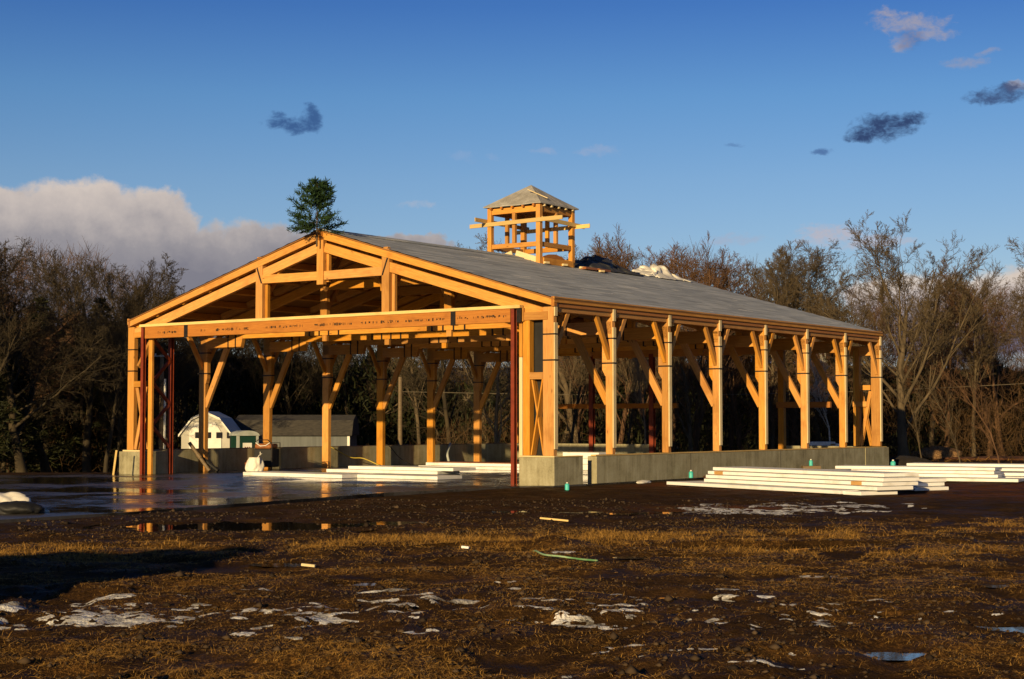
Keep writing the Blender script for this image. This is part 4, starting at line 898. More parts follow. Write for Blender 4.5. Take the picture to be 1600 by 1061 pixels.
TREES = [
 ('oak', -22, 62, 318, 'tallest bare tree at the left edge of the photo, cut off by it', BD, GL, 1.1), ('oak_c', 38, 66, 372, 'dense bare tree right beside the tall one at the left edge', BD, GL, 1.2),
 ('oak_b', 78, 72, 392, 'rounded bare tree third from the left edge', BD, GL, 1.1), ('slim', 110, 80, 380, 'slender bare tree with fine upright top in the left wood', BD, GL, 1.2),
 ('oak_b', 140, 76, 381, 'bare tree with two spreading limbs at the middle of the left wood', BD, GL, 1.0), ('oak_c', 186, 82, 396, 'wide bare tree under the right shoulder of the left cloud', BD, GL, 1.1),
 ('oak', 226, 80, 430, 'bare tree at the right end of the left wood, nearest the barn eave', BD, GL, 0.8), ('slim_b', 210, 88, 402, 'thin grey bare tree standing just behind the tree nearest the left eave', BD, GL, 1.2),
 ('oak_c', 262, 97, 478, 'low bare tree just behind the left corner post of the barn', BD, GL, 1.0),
 ('oak_b', 296, 94, 452, 'bare tree behind the red laced column', BD, GV, 1.0), ('slim', 352, 96, 440, 'thin bare tree above the white gambrel shed', BD, GV, 1.2), ('oak_b', 392, 98, 445, 'bare tree above the portable toilet', BD, GV, 1.0),
 ('oak', 455, 97, 430, 'broad bare tree above the dark shed roof', BD, GV, 0.9), ('oak_c', 560, 98, 440, 'bare tree just right of the dark shed gable end', BK, GV, 1.0), ('slim_b', 655, 94, 440, 'thin bare tree right of the plain utility pole', BK, GV, 1.2),
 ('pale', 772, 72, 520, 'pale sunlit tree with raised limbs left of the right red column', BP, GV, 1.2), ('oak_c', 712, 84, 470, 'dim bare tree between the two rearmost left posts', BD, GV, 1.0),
 ('slim_b', 745, 92, 372, 'bare treetop peeping over the ridge left of the cupola', BK, GB, 1.1), ('oak_c', 775, 98, 388, 'low bare treetop seen through the left of the cupola frame', BK, GB, 1.1),
 ('oak_b', 868, 96, 386, 'bare treetop seen through the right of the cupola frame', BK, GB, 1.0), ('oak_b', 922, 88, 366, 'rounded bare treetop immediately right of the cupola', BK, GB, 1.0), ('slim', 960, 92, 378, 'slender bare treetop above the dark tarpaulin', BR, GB, 1.2),
 ('fan', 1015, 84, 364, 'fan shaped treetop above the white tarpaulin', BR, GB, 1.0), ('fan', 1085, 80, 370, 'broad reddish fan shaped treetop right of the white tarpaulin', BR, GB, 1.15), ('slim_b', 1052, 90, 392, 'thin treetop between the two fan shaped treetops', BR, GB, 1.2),
 ('slim', 1138, 86, 398, 'reddish bare treetop above the middle of the roof slope', BR, GB, 1.2), ('oak_b', 1178, 88, 398, 'bare treetop third to the left of the large spreading tree', BK, GB, 0.9), ('slim_b', 1206, 82, 390, 'narrow bare treetop second to the left of the large spreading tree', BK, GB, 1.2),
 ('oak_c', 1250, 86, 400, 'bare tree directly left of the large spreading tree', BK, GB, 1.0),
 ('oak_c', 12, 76, 400, 'bare tree low between the two leftmost tall ones', BR, GL, 1.0), ('slim', 166, 70, 402, 'front bare tree of the left wood, with a slender straight trunk', BD, GL, 0.9), ('oak_b', 96, 78, 455, 'low bare tree before the left wood, with drooping outer branches', BD, GL, 1.0), ('oak_c', 40, 75, 520, 'small twiggy tree before the left wood near the photo edge', BD, GL, 1.1), ('oak_c', 188, 74, 505, 'small twiggy tree before the left wood, close to the left corner post', BD, GL, 1.0), ('oak_b', 246, 88, 452, 'bare tree peeping above the left eave of the barn', BD, GL, 1.0),
 ('slim', 895, 100, 372, 'hazy bare treetop just right of the cupola, behind the rounded one', BK, GB, 1.2), ('slim_b', 985, 98, 366, 'upright bare treetop left of the first fan shaped treetop', BK, GB, 1.2), ('slim', 1035, 100, 372, 'fine bare treetop behind the first fan shaped treetop', BR, GB, 1.2), ('oak_b', 1115, 96, 376, 'bare treetop right of the broad reddish fan shaped treetop', BR, GB, 1.1), ('slim', 1160, 98, 392, 'upright bare treetop above the pale roof streaks', BK, GB, 1.3), ('slim_b', 1228, 96, 384, 'upright bare treetop immediately left of the large spreading tree limbs', BK, GB, 1.3), ('oak_b', 1282, 90, 392, 'bare tree behind the left limbs of the large spreading tree', BK, GB, 1.0), ('slim_b', 1370, 92, 440, 'bare tree right behind the far right corner of the roof', BR, GR, 1.2), ('slim', 1455, 94, 420, 'thin bare tree behind the right limbs of the large spreading tree', BK, GR, 1.3), ('slim', 1545, 92, 410, 'upright bare tree left of the big cut off tree', BR, GR, 1.3),
 ('oak', 1412, 76, 330, 'large spreading bare tree beside the far right corner of the barn', BK, GR, 1.1), ('slim', 1335, 84, 430, 'slim bare tree under the left limbs of the large spreading tree', BK, GR, 1.2),
 ('oak_b', 1604, 70, 356, 'big bare tree cut off by the right edge of the photo', BK, GR, 1.0), ('oak_c', 1478, 84, 452, 'low bare tree right of the large spreading tree trunk', BR, GR, 1.0),
 ('slim_b', 1520, 80, 430, 'thin bare tree halfway between the large spreading tree and the right edge', BK, GR, 1.2), ('oak_c', 1566, 86, 440, 'dense bare tree near the right edge, behind the big cut off tree', BR, GR, 1.1),
 ('sapling', 1440, 66, 560, 'crooked sapling leaning right by the large spreading tree', BK, GR, 0.9), ('sapling', 1500, 64, 575, 'thin leaning sapling before the dark wood at right', BK, GR, 0.9), ('sapling', 1560, 66, 560, 'bushy sapling at the wood edge near the right border', BR, GR, 1.0),
 ('slim', 882, 78, 450, 'thin trunk seen just right of the near corner post', BK, GV, 0.9), ('slim_b', 905, 82, 440, 'trunk seen left of the first side wall post past the corner', BR, GV, 0.9), ('slim', 972, 80, 450, 'dark trunk seen right of the first side wall post past the corner', BK, GV, 0.8),
 ('oak_b', 1085, 76, 470, 'thick leaning trunk seen in the third side bay', BK, GV, 0.8), ('slim_b', 1008, 74, 470, 'pale thin trunk seen left of the second side wall post past the corner', BP, GV, 0.7), ('oak_c', 1165, 84, 480, 'tangled bare tree seen in the fourth side bay', BR, GV, 1.0), ('oak_c', 1232, 82, 480, 'tangled bare tree seen in the fifth side bay', BR, GV, 1.0),
]
for (k, x, Y, tp, lab, bk, gr_, wd) in TREES:
    place_tree(k, x, Y, tp, lab, bk, gr_, wide=wd)
place_tree('slim_b', 1301, 72, 520, 'pale mottled trunk leaning left, seen in the sixth side bay', M_BIRCH, GV, wide=0.8, tilt=(0, -0.12), rz=0.0)
for x, Y, tp, lab in ((533, 106, 600, 'white birch immediately left of the third left-hand wall post past the corner'), (545, 108, 590, 'taller white birch behind the dark shed end'), (579, 104, 610, 'white birch left of the fourth left-hand post'), (611, 104, 606, 'white birch beside the plain utility pole')):
    bt = place_tree('slim_b', x, Y, tp - 60, lab, M_BIRCH, 'birches beyond the dark shed', wide=0.8, name='birch_tree', cat='tree'); bt.children[1].material_slots[0].material = BD

# ------------------------------------------------------------------ evergreens
def needle_sprays(rg, pts_dirs, n_per, ln, wd, V, F):
    for (p, d, L) in pts_dirs:
        for j in range(n_per):
            q = p + d * L * rg.uniform(0.1, 1.05) + np.array([rg.gauss(0, 0.05), rg.gauss(0, 0.05), rg.gauss(0, 0.04)]) * L
            e = d * 0.6 + np.array([rg.gauss(0, 0.55), rg.gauss(0, 0.55), rg.gauss(0.15, 0.45)]); e /= np.linalg.norm(e)
            s = np.cross(e, np.array([rg.gauss(0, 1), rg.gauss(0, 1), rg.gauss(0, 1)])); s /= np.linalg.norm(s) + 1e-9
            l = ln * rg.uniform(0.6, 1.2); w = wd * rg.uniform(0.7, 1.3); b0 = len(V)
            V += [q - s * w, q + s * w, q + e * l * 0.6 + s * w * 0.8, q + e * l, q + e * l * 0.6 - s * w * 0.8]
            F.append((b0, b0 + 1, b0 + 2, b0 + 4)); F.append((b0 + 4, b0 + 2, b0 + 3, b0 + 3))
def make_conifer(seed, H, Rw, layers, per, ln, wd, n_per, ragged=0.3, low=0.12, bushy=False):
    rg = random.Random(seed); V, F = [], []; tb = TubeBuf(); cb = TubeBuf()
    tb.add([(0, 0, -0.2), (0.02 * H * 0.2, 0, H * 0.5), (0, 0, H * 0.97)], [H * 0.016, H * 0.01, H * 0.002], 6); pd = []
    for i in range(layers):
        t = low + (1 - low) * (i + rg.random()) / layers; R_ = Rw * ((1 - t) ** 0.75 if not bushy else float(np.interp(t, [0, 0.12, 0.33, 0.6, 0.8, 1.0], [0.6, 0.95, 1.0, 0.72, 0.46, 0.10]))) * (0.55 + 0.45 * min(1, (t - low) / 0.18 + 0.4))
        for k in range(per):
            a = rg.uniform(0, 6.283); L = R_ * rg.uniform(1 - ragged, 1 + ragged * 0.7) + 0.03 * H * 0.3
            d = np.array([math.cos(a), math.sin(a), (rg.uniform(0.25, 1.0) if t > 0.4 else rg.uniform(-0.1, 0.5)) if bushy else (rg.uniform(0.05, 0.55) if t > 0.4 else rg.uniform(-0.15, 0.35))]); d /= np.linalg.norm(d)
            p = np.array([0, 0, H * t]); cb.add([p, p + d * L * 0.5, p + d * L + np.array([0, 0, 0.05 * L])], [0.006 * H * 0.4, 0.003 * H * 0.4, 0.001 * H * 0.4], 3); pd.append((p + d * L * 0.25, d, L * 0.8))
            if L > 0.3 * Rw:
                for m_ in range(2):
                    d2 = d + np.array([rg.gauss(0, 0.5), rg.gauss(0, 0.5), rg.gauss(0.1, 0.2)]); d2 /= np.linalg.norm(d2); pd.append((p + d * L * rg.uniform(0.3, 0.7), d2, L * 0.45))
    needle_sprays(rg, pd, n_per, ln, wd, V, F)
    Va = np.array(V); q4 = [f for f in F if len(set(f)) == 4]; q3 = [f[:3] for f in F if len(set(f)) == 3]
    me = bpy.data.meshes.new('crown'); me.from_pydata([tuple(v) for v in Va], [], q4 + q3); me.update()
    return tb.mesh('trunk'), me, cb.mesh('branches')
# the topping-out tree fixed to the gable peak
tm, cm, bmh = make_conifer(23, 1.72, 0.78, 17, 6, 0.16, 0.011, 20, 0.4, 0.07, True)
tp_ = empty('topping_tree', lw(RX + 0.06, -0.24, 7.0), 0.4, 'small green pine tree fastened upright to the front gable peak', 'tree')
mesh_obj('trunk', tm, M_BARK, tp_); mesh_obj('needles', cm, M_NEEDLE, tp_); mesh_obj('branches', bmh, M_BARK_D, tp_)
# dark evergreens of the left wood
evs = [make_conifer(50 + k, 11.0, 2.6, 28, 8, 0.42, 0.03, 24, 0.4, 0.06) for k in range(3)]
for k, (x, Y, tpx, lab) in enumerate(((8, 70, 500, 'dark evergreen at the left edge below the tall bare tree'), (62, 78, 470, 'dark evergreen second from the left edge'), (112, 80, 490, 'dark evergreen at the middle of the left wood'), (158, 84, 470, 'dark evergreen right of the middle of the left wood'),
                              (205, 90, 500, 'dark evergreen nearest the barn, behind its left eave'), (-40, 66, 460, 'dark evergreen cut off by the left edge'), (318, 112, 540, 'dark evergreen behind the white gambrel shed'), (420, 114, 555, 'dark evergreen behind the long dark shed roof'), (500, 112, 560, 'dark evergreen behind the right half of the dark shed'), (640, 110, 575, 'dark evergreen right of the plain utility pole'), (694, 106, 580, 'dark evergreen between the fifth and sixth left-hand posts'))):
    X = (x - 800) / F_PX * Y; zb = float(gh(np.array([X]), np.array([Y]))[0]); s = (CAM_H + (658.4 - tpx) / F_PX * Y - zb) / 11.0
    e = empty('evergreen_tree', (X, Y, zb - 0.05), k * 1.3, lab, 'tree', 'dark evergreens in the wood'); e.scale = (s * 1.15, s * 1.15, s)
    for n_, me, mt in (('trunk', evs[k % 3][0], M_BARK_D), ('needles', evs[k % 3][1], M_NEEDLE_D), ('branches', evs[k % 3][2], M_BARK_D)):
        o = bpy.data.objects.new(n_, me); COL.objects.link(o); o.parent = e
        if not me.materials: me.materials.append(mt)

# far wood: one mass of brush and dark evergreen foliage
def wood_mass(name, label, prof, Y0, Y1, N, size, slim, mt, seed, dens_pow=1.0):
    r = np.random.RandomState(seed); xp = np.array([p[0] for p in prof], float); yp = np.array([p[1] for p in prof], float)
    X = r.uniform(xp[0], xp[-1], N); Y = r.uniform(Y0, Y1, N); tpx = np.interp(X, xp, yp)
    tpx = tpx + (fbm(X, Y * 0 + seed, 42, seed, 4) - 0.5) * 70
    wx = (X - 800) / F_PX * Y; zb = gh(wx, Y); zt = CAM_H + (658.4 - tpx) / F_PX * Y
    t = r.uniform(0, 1, N) ** dens_pow; z = zb + (zt - zb) * t
    L = size * r.uniform(0.5, 1.3, N); w = slim * r.uniform(0.6, 1.4, N)
    d = np.stack([r.normal(0, 0.5, N), r.normal(0, 0.5, N), r.normal(0.7, 0.5, N)], -1); d /= np.linalg.norm(d, axis=1)[:, None]
    s = np.cross(d, r.normal(0, 1, (N, 3))); s /= np.linalg.norm(s, axis=1)[:, None] + 1e-9
    p = np.stack([wx, Y, z], -1)
    V = np.stack([p - s * w[:, None], p + s * w[:, None], p + d * L[:, None] + s * w[:, None] * 0.4, p + d * L[:, None] - s * w[:, None] * 0.4], 1).reshape(-1, 3)
    F = np.arange(N * 4).reshape(N, 4)
    return tag(mesh_obj(name, np_mesh(name, V, F), mt), kind='stuff', label=label, cat='wood')
wood_mass('evergreen_undergrowth', 'dark mass of evergreen undergrowth filling the wood behind the barn', [(-900, 520), (-40, 520), (120, 530), (240, 540), (330, 560), (520, 570), (700, 585), (900, 575), (1250, 585), (1400, 590), (1500, 585), (1700, 590), (2500, 560)], 96, 122, 220000, 0.55, 0.06, M_NEEDLE_D, 3, 0.9)
wood_mass('distant_brush', 'brown leafless brush massed behind the trees', [(-900, 430), (0, 400), (150, 415), (250, 465), (340, 520), (700, 520), (880, 425), (950, 412), (1100, 408), (1180, 430), (1250, 445), (1330, 480), (1420, 500), (1520, 490), (1600, 470), (2500, 460)], 98, 120, 130000, 1.1, 0.013, M_BRUSH, 4, 0.8)
wood_mass('woodland_scrub', 'low tangled scrub along the foot of the wood', [(-900, 580), (0, 580), (240, 650), (262, 725), (640, 725), (700, 668), (880, 640), (1250, 640), (1400, 620), (1500, 610), (1600, 605), (2500, 600)], 76, 86, 40000, 0.8, 0.009, M_BRUSH, 6, 1.2)

# ------------------------------------------------------------------ sheds, toilet, poles beyond the barn
SHY = 72.0
def shed():
    p = at_depth(320.5, 702, SHY); zb = -0.75; x0 = at_depth(281, 702, SHY).x; x1 = at_depth(361, 702, SHY).x; zt = at_depth(320, 645, SHY).z
    cx = (x0 + x1) / 2; hw = (x1 - x0) / 2 - 0.06; L = 9.0; ze = zb + (at_depth(290, 677, SHY).z - zb); zk = at_depth(297, 655, SHY).z
    e = empty('gambrel_shed', (cx, SHY, zb), 0, 'white gambrel shed with a garage door, its long grey side running right', 'shed')
    kx = hw * 0.58; H = lambda z: z - zb
    prof = [(-hw, 0), (hw, 0), (hw, H(ze)), (kx, H(zk)), (0, H(zt)), (-kx, H(zk)), (-hw, H(ze))]
    xr = at_depth(546, 700, SHY + 3).x - cx           # the long wing runs to the right behind
    bm = bmesh.new(); prism(bm, prof, 0, 3.0); mesh_obj('wall', bm, M_CREAM, e)
    # roof planes with overhang
    bm = bmesh.new(); o = 0.12
    rp = [(-hw - o, H(ze) - 0.06), (-kx, H(zk) + 0.06), (0, H(zt) + 0.07), (kx, H(zk) + 0.06), (hw + o, H(ze) - 0.06)]
    prism(bm, rp + [(x * 1.0, z - 0.10) for x, z in rp[::-1]], -0.10, 3.1); mesh_obj('roof', bm, M_WHITE, e)
    # wide rounded garage door with four window lights
    bm = bmesh.new(); dw = hw * 0.66; dh = H(at_depth(300, 660, SHY).z); prism(bm, [(-dw, 0.02), (dw, 0.02), (dw, dh - 0.45), (dw - 0.28, dh), (-dw + 0.28, dh), (-dw, dh - 0.45)], -0.05, -0.003)
    door = mesh_obj('garage_door', bm, M_WHITE, e)
    zw = H(at_depth(300, 680, SHY).z)
    for k in range(4): box_obj('door_window', -dw + 0.36 + k * 0.46 - 0.11, -dw + 0.36 + k * 0.46 + 0.13, -0.065, -0.045, zw - 0.13, zw + 0.13, M_GLASS, door, 0.0)
    box_obj('gable_vent', -0.05, 0.05, -0.03, -0.002, H(zt) - 0.55, H(zt) - 0.4, M_BLACK, e, 0.0)
    # long wing
    zr = at_depth(420, 648, SHY + 3).z - zb; zl = at_depth(420, 679, SHY + 3).z - zb
    w = box_obj('side_wing', hw + 0.05, xr, 3.02, 6.5, 0, zl, M_GREYWALL, e, 0.0)
    bm = bmesh.new(); q = [(2.85, zl - 0.05), (3.6, zl + (zr - zl) * 0.72), (4.75, zr), (5.9, zl + (zr - zl) * 0.72), (6.65, zl - 0.05)]
    vs = [[bm.verts.new((x, y, z)) for y, z in q] for x in (hw - 0.4, xr + 0.12)]
    for a, b_ in zip(range(4), range(1, 5)): bm.faces.new((vs[0][a], vs[1][a], vs[1][b_], vs[0][b_]))
    bm.faces.new(vs[0]); bm.faces.new(vs[1][::-1]); bmesh.ops.recalc_face_normals(bm, faces=bm.faces[:])
    mesh_obj('wing_roof', bm, M_SHINGLE, e)
    box_obj('corner_board', xr - 0.1, xr + 0.012, 2.98, 3.1, 0, zl - 0.04, M_WHITE, e, 0.0)
shed()
def toilet():
    Y = 67.0; zb = -0.6; a = at_depth(362, 700, Y); b_ = at_depth(401, 700, Y); zt = at_depth(382, 673, Y).z - zb; zs = at_depth(370, 681, Y).z - zb
    e = empty('portable_toilet', ((a.x + b_.x) / 2, Y, zb), R(28), 'dark green portable toilet with pale domed roof beside the white shed', 'toilet')
    h = 0.44; box_obj('cabin', -h, h, -h, h, 0, zs, M_GREEN, e, 0.02)
    d = box_obj('door', -h + 0.1, h - 0.12, -h - 0.03, -h - 0.002, 0.12, zs - 0.1, M_GREEN, e, 0.006)
    box_obj('notice', -0.22, 0.16, -h - 0.04, -h - 0.031, zs - 0.75, zs - 0.28, M_WHITE, d, 0.0)
    bm = bmesh.new()
    for k in range(3): bx(bm, -0.14 + k * 0.09, -0.14 + k * 0.09 + 0.05, -h - 0.044, -h - 0.041, zs - 0.52, zs - 0.44)
    mesh_obj('notice_print', bm, M_RED, d)
    for x in (-h, h - 0.08): box_obj('corner_post', x - 0.012, x + 0.09, -h - 0.02, -h + 0.08, 0, zs + 0.01, M_GREYROOF, e, 0.0)
    n = 9; pr = [(math.cos(math.pi * k / (n - 1)) * -(h + 0.05), zs + 0.01 + math.sin(math.pi * k / (n - 1)) * (zt - zs)) for k in range(n)]
    bm = bmesh.new(); prism(bm, pr, -h - 0.05, h + 0.05)
    for k in range(4): bx(bm, -h - 0.02, h + 0.02, -0.38 + k * 0.26 - 0.03, -0.38 + k * 0.26 + 0.03, zs, zs + 0.05)
    mesh_obj('dome_roof', bm, M_GREYROOF, e)
toilet()
def pole(px_x, top, base, Y, r, label, arm, mt, name='utility_pole'):
    t = at_depth(px_x, top, Y); e = empty(name, (t.x, Y, -1.4), 0, label, 'pole'); bm = bmesh.new(); tube(bm, [(0, 0, -0.3), (0, 0, t.z + 1.4)], [r * 1.25, r], 10); mesh_obj('shaft', bm, mt, e, smooth=False)
    if arm:
        box_obj('cross_arm', -0.32, 0.36, -0.14, -0.08, t.z + 1.27, t.z + 1.33, M_GREYROOF, e, 0.0)
        for x in (-0.26, 0.3): box_obj('insulator', x - 0.03, x + 0.03, -0.13, -0.09, t.z + 1.331, t.z + 1.42, M_WHITE, e, 0.0)
    return t
pole(253, 553, 702, 74, 0.09, 'brown utility pole with a pale cross arm behind the red laced column', True, M_OLDWOOD)
pole(258, 592, 702, 73, 0.045, 'thin white pole beside the utility pole with the cross arm', False, M_WHITE, 'white_pole')
pl = pole(625.5, 589, 696, 80, 0.10, 'plain utility pole between the fourth and fifth left-hand posts', False, M_OLDWOOD)
bm = bmesh.new(); a = at_depth(626, 612, 80); b_ = at_depth(1760, 590, 80)
tube(bm, [a.lerp(b_, k / 30) - Vector((0, 0, 0.45 * math.sin(math.pi * k / 30))) for k in range(31)], 0.012, 4)
tag(mesh_obj('utility_wire', bm, M_WIRE), 'thin utility wire strung from the plain pole to the right', 'wire')
# pale house glimpsed through the trees left of the right-hand red column
h = at_depth(797, 640, 128); e = empty('pale_house', (h.x, 128, -1.6), R(20), 'small pale house gable glimpsed through trees left of the right red column', 'house')
bm = bmesh.new(); prism(bm, [(-1.1, 0), (1.1, 0), (1.1, 3.6), (0, 4.5), (-1.1, 3.6)], 0, 3.0); mesh_obj('wall', bm, M_WHITE, e)
bm = bmesh.new(); prism(bm, [(-1.25, 3.52), (0, 4.56), (1.25, 3.52), (1.25, 3.62), (0, 4.68), (-1.25, 3.62)], -0.12, 3.1); mesh_obj('roof', bm, M_SHINGLE, e)
for x in (-0.5, 0.5): box_obj('window', x - 0.2, x + 0.2, -0.03, -0.002, 2.2, 3.0, M_GLASS, e, 0.0)

# ------------------------------------------------------------------ foam panels
def panel(a, d, L, W, T, z, label, group, band=None, name='foam_board'):
    """panel whose near bottom edge starts at a=(X, Y), runs along direction d for L; width W goes away from the camera"""
    d = Vector((d[0], d[1], 0)).normalized(); n = Vector((-d.y, d.x, 0))
    M = Matrix((d, n, Vector((0, 0, 1)))).transposed().to_4x4(); M.translation = Vector((a[0], a[1], z)) + d * L / 2 + n * W / 2 + Vector((0, 0, T / 2))
    bm = bmesh.new(); bx(bm, -L / 2, L / 2, -W / 2, W / 2, -T / 2, T / 2, 0.008)
    # faint groove marking the two skins' joint
    o = tag(mesh_obj(name, bm, M_FOAM, None, M), label, 'foam board', group)
    if band is not None:
        for q in band:
            bm = bmesh.new(); x = -L / 2 + q * L; bx(bm, x - 0.18, x + 0.18, -W / 2 - 0.004, W / 2 + 0.004, -T / 2 - 0.004, T / 2 + 0.004)
            c = mesh_obj('paper_band', bm, M_TAN); c.parent = o
    return o
G1, G2, G3, G4 = 'panels in the nearest stack right of the barn', 'panels in the stack beside the far right pier', 'panels at the right edge of the site', 'panels on the barn floor'
dA = Vector((0.516, -0.857))
def gz(x, y): return float(gh(np.array([x]), np.array([y]))[0])
T_ = 0.084; zb0 = 0.0
panel((4.12, 44.15), dA, 6.75, 1.15, T_, zb0, 'lowest long white panel of the near stack, sticking out farthest to the left', G1)
panel((7.50, 38.75), dA, 0.95, 1.15, T_, zb0 - 0.012, 'short white panel at the lower right end of the near stack', G1)
for k, (sx, sy, L, ang, lab, band) in enumerate(((5.05, 43.55, 6.45, 0.000, 'second white panel from the bottom of the near stack', None), (5.12, 43.75, 6.55, 0.006, 'middle white panel of the near stack, tan band near its right end', [0.87]),
                              (5.2, 43.95, 6.6, -0.004, 'fourth white panel up in the near stack, tan band near its left end', [0.07]), (5.35, 44.1, 6.35, 0.012, 'topmost white panel of the near stack', None))):
    d = Vector((dA.x * math.cos(ang) - dA.y * math.sin(ang), dA.x * math.sin(ang) + dA.y * math.cos(ang)))
    panel((sx, sy), d, L, 1.15, T_, zb0 + 0.096 * (k + 1), lab, G1, band)
for k in range(3):   # far end of the near stack: a second row tucked behind
    panel((6.6 + 0.12 * k, 45.3), dA, 5.7 + (0.4, 0.1, 0.0)[k], 1.15, T_, zb0 + 0.096 * k, ('bottom', 'middle', 'top')[k] + ' white panel of the row tucked behind the near stack', G1)
panel((8.0, 50.6), (0.95, -0.32), 2.2, 1.1, 0.11, 0.10, 'lone white panel before the side wall, behind the near stack', G1); box_obj('wood_block', 8.2, 8.5, 50.9, 51.2, 0.0, 0.1, M_OLDWOOD); tag(bpy.data.objects['wood_block'], 'grey block under the lone white panel', 'block')
dB = Vector((0.90, -0.44))
for k, (sx, sy, L, lab) in enumerate(((9.9, 47.9, 4.6, 'lowest white panel of the stack beside the far right pier'), (10.1, 48.4, 4.0, 'second white panel in the stack beside the far right pier'), (9.95, 48.6, 4.1, 'third white panel in the stack beside the far right pier'), (9.55, 48.9, 4.6, 'top white panel of the stack beside the far right pier, jutting left'))):
    panel((sx, sy), dB, L, 1.15, T_, zb0 + 0.096 * k, lab, G2)
for k, (sx, sy, L, lab) in enumerate(((12.3, 48.8, 2.9, 'lowest white panel at the right edge, nearest the pier stack'), (12.6, 49.3, 2.9, 'second white panel up at the right edge'), (13.0, 50.6, 3.2, 'third white panel up at the right edge'), (12.4, 52.0, 4.2, 'topmost white panel at the right edge, slanting right'))):
    panel((sx, sy), dB, L, 1.15, T_, zb0 + 0.096 * k, lab, G3)
panel((15.2, 51.0), dB, 3.0, 1.1, T_, 0.0, 'white panel cut off by the right edge of the photo, bottom one', G3); panel((15.0, 51.6), dB, 3.0, 1.1, T_, 0.13, 'white panel cut off by the right edge of the photo, upper one', G3)
# panels lying on the barn floor
def lpanel(x, y, L, W, T, z, ang, label):
    p = lw(x, y); d = NV * math.cos(ang) + UV * math.sin(ang); return panel((p.x, p.y), (d.x, d.y), L, W, T, z, label, G4)
lpanel(-12.35, 0.9, 4.3, 1.2, 0.11, 0.005, -0.05, 'white panel at the front of the barn floor, farthest left')
lpanel(-8.0, 1.3, 3.0, 1.2, 0.10, 0.005, 0.02, 'short white panel right of the front left one on the floor')
lpanel(-12.6, 5.0, 4.6, 1.2, 0.10, 0.005, 0.03, 'white panel in the second row on the barn floor'); lpanel(-11.9, 5.3, 4.4, 1.2, 0.10, 0.112, 0.0, 'upper white panel stacked in the second row on the barn floor')
lpanel(-12.9, 10.2, 5.0, 1.2, 0.10, 0.005, 0.02, 'white panel in the third row on the barn floor'); lpanel(-12.8, 10.5, 4.6, 1.2, 0.10, 0.112, 0.03, 'upper white panel stacked in the third row, under the brown board')
lpanel(-12.4, 16.8, 4.4, 1.2, 0.10, 0.005, 0.0, 'rearmost white panel on the barn floor')
p = lw(-12.6, 10.6, 0.216); M = Matrix.Translation(p) @ Matrix.Rotation(-PHI, 4, 'Z')
bm = bmesh.new(); bx(bm, 0, 3.6, 0, 1.1, 0, 0.02, 0.003); tag(mesh_obj('brown_board', bm, M_COPPER, None, M), 'brown board lying on the third row of white panels', 'board')
# stacked white blocks in the gap between pier and side wall
for k in range(3):
    p = lw(-7.3, 12.4); M = Matrix.Translation((p.x, p.y, 0.005 + k * 0.205)) @ Matrix.Rotation(-PHI, 4, 'Z')
    bm = bmesh.new(); bx(bm, -0.5, 1.0, -0.5, 0.6, 0, 0.195, 0.01); tag(mesh_obj('foam_block', bm, M_FOAM, None, M), ('bottom', 'middle', 'top')[k] + ' white foam block of the pile seen through the gap beside the near pier', 'block', 'white blocks in the wall gap')

# ------------------------------------------------------------------ bits and pieces
def bottle(p, label, s=1.0, par=None):
    e = empty('turquoise_bottle', p, 0, label, 'bottle', 'turquoise bottles around the barn'); r, h = 0.058 * s, 0.2 * s
    bm = bmesh.new(); tube(bm, [(0, 0, 0), (0, 0, 0.01), (0, 0, h * 0.66), (0, 0, h * 0.78), (0, 0, h * 0.86)], [r * 0.92, r, r, r * 0.75, r * 0.36], 14); mesh_obj('bottle_body', bm, M_TURQ, e, smooth=False)
    bm = bmesh.new(); tube(bm, [(0, 0, h * 0.862), (0, 0, h)], [r * 0.4, r * 0.36], 10); mesh_obj('cap', bm, M_TARPW, e)
p = ground_px(886, 763); bottle((p.x, p.y - 0.1, gz(p.x, p.y - 0.1)), 'turquoise bottle standing by the side of the near pier')
q = lw(0.35, 6.6); bottle((q.x, q.y, gz(q.x, q.y) + 0.05), 'turquoise bottle by the side wall, left of the near panel stack', 1.15)
q = lw(0.55, 14.2); bottle((q.x, q.y, 0.22), 'turquoise bottle behind the lone white panel', 1.1); box_obj('brick', q.x - 0.3, q.x + 0.3, q.y - 0.2, q.y + 0.2, gz(q.x, q.y) - 0.02, 0.22, M_OLDWOOD); tag(bpy.data.objects['brick'], 'low grey block holding a turquoise bottle behind the lone panel', 'block')
q = lw(0.42, 21.3); bottle((q.x, q.y, gz(q.x, q.y)), 'turquoise bottle at the far right pier', 1.6)
# white wrapped bundle on the barn floor, with gear on top
def sack(name, loc, sx, sy, sz, seed, mt, label, cat, rz=0.0, sink=0.06):
    bm = bmesh.new(); bmesh.ops.create_icosphere(bm, subdivisions=4, radius=1.0)
    P = np.array([v.co for v in bm.verts]); n = 0.6 * (fbm(P[:, 0] * 2 + P[:, 2], P[:, 1] * 2 - P[:, 2], 0.9, seed, 4) - 0.5) + 0.28 * (np.abs(fbm(P[:, 0] * 3 + 5, P[:, 2] * 3 + P[:, 1], 0.6, seed + 3, 3) - 0.5))
    for v, k in zip(bm.verts, n):
        v.co *= 1 + k; v.co.x *= sx; v.co.y *= sy; v.co.z = max(v.co.z, -0.55) * sz
    M = Matrix.Translation(Vector(loc) + Vector((0, 0, 0.55 * sz - 0.01))) @ Matrix.Rotation(rz, 4, 'Z')
    return tag(mesh_obj(name, bm, mt, None, M, smooth=True), label, cat)
q = lw(-15.2, 4.3); e = empty('wrapped_bundle', (q.x, q.y, 0.0), -PHI, 'white plastic-wrapped bundle with straps standing by the second left-hand post', 'bundle')
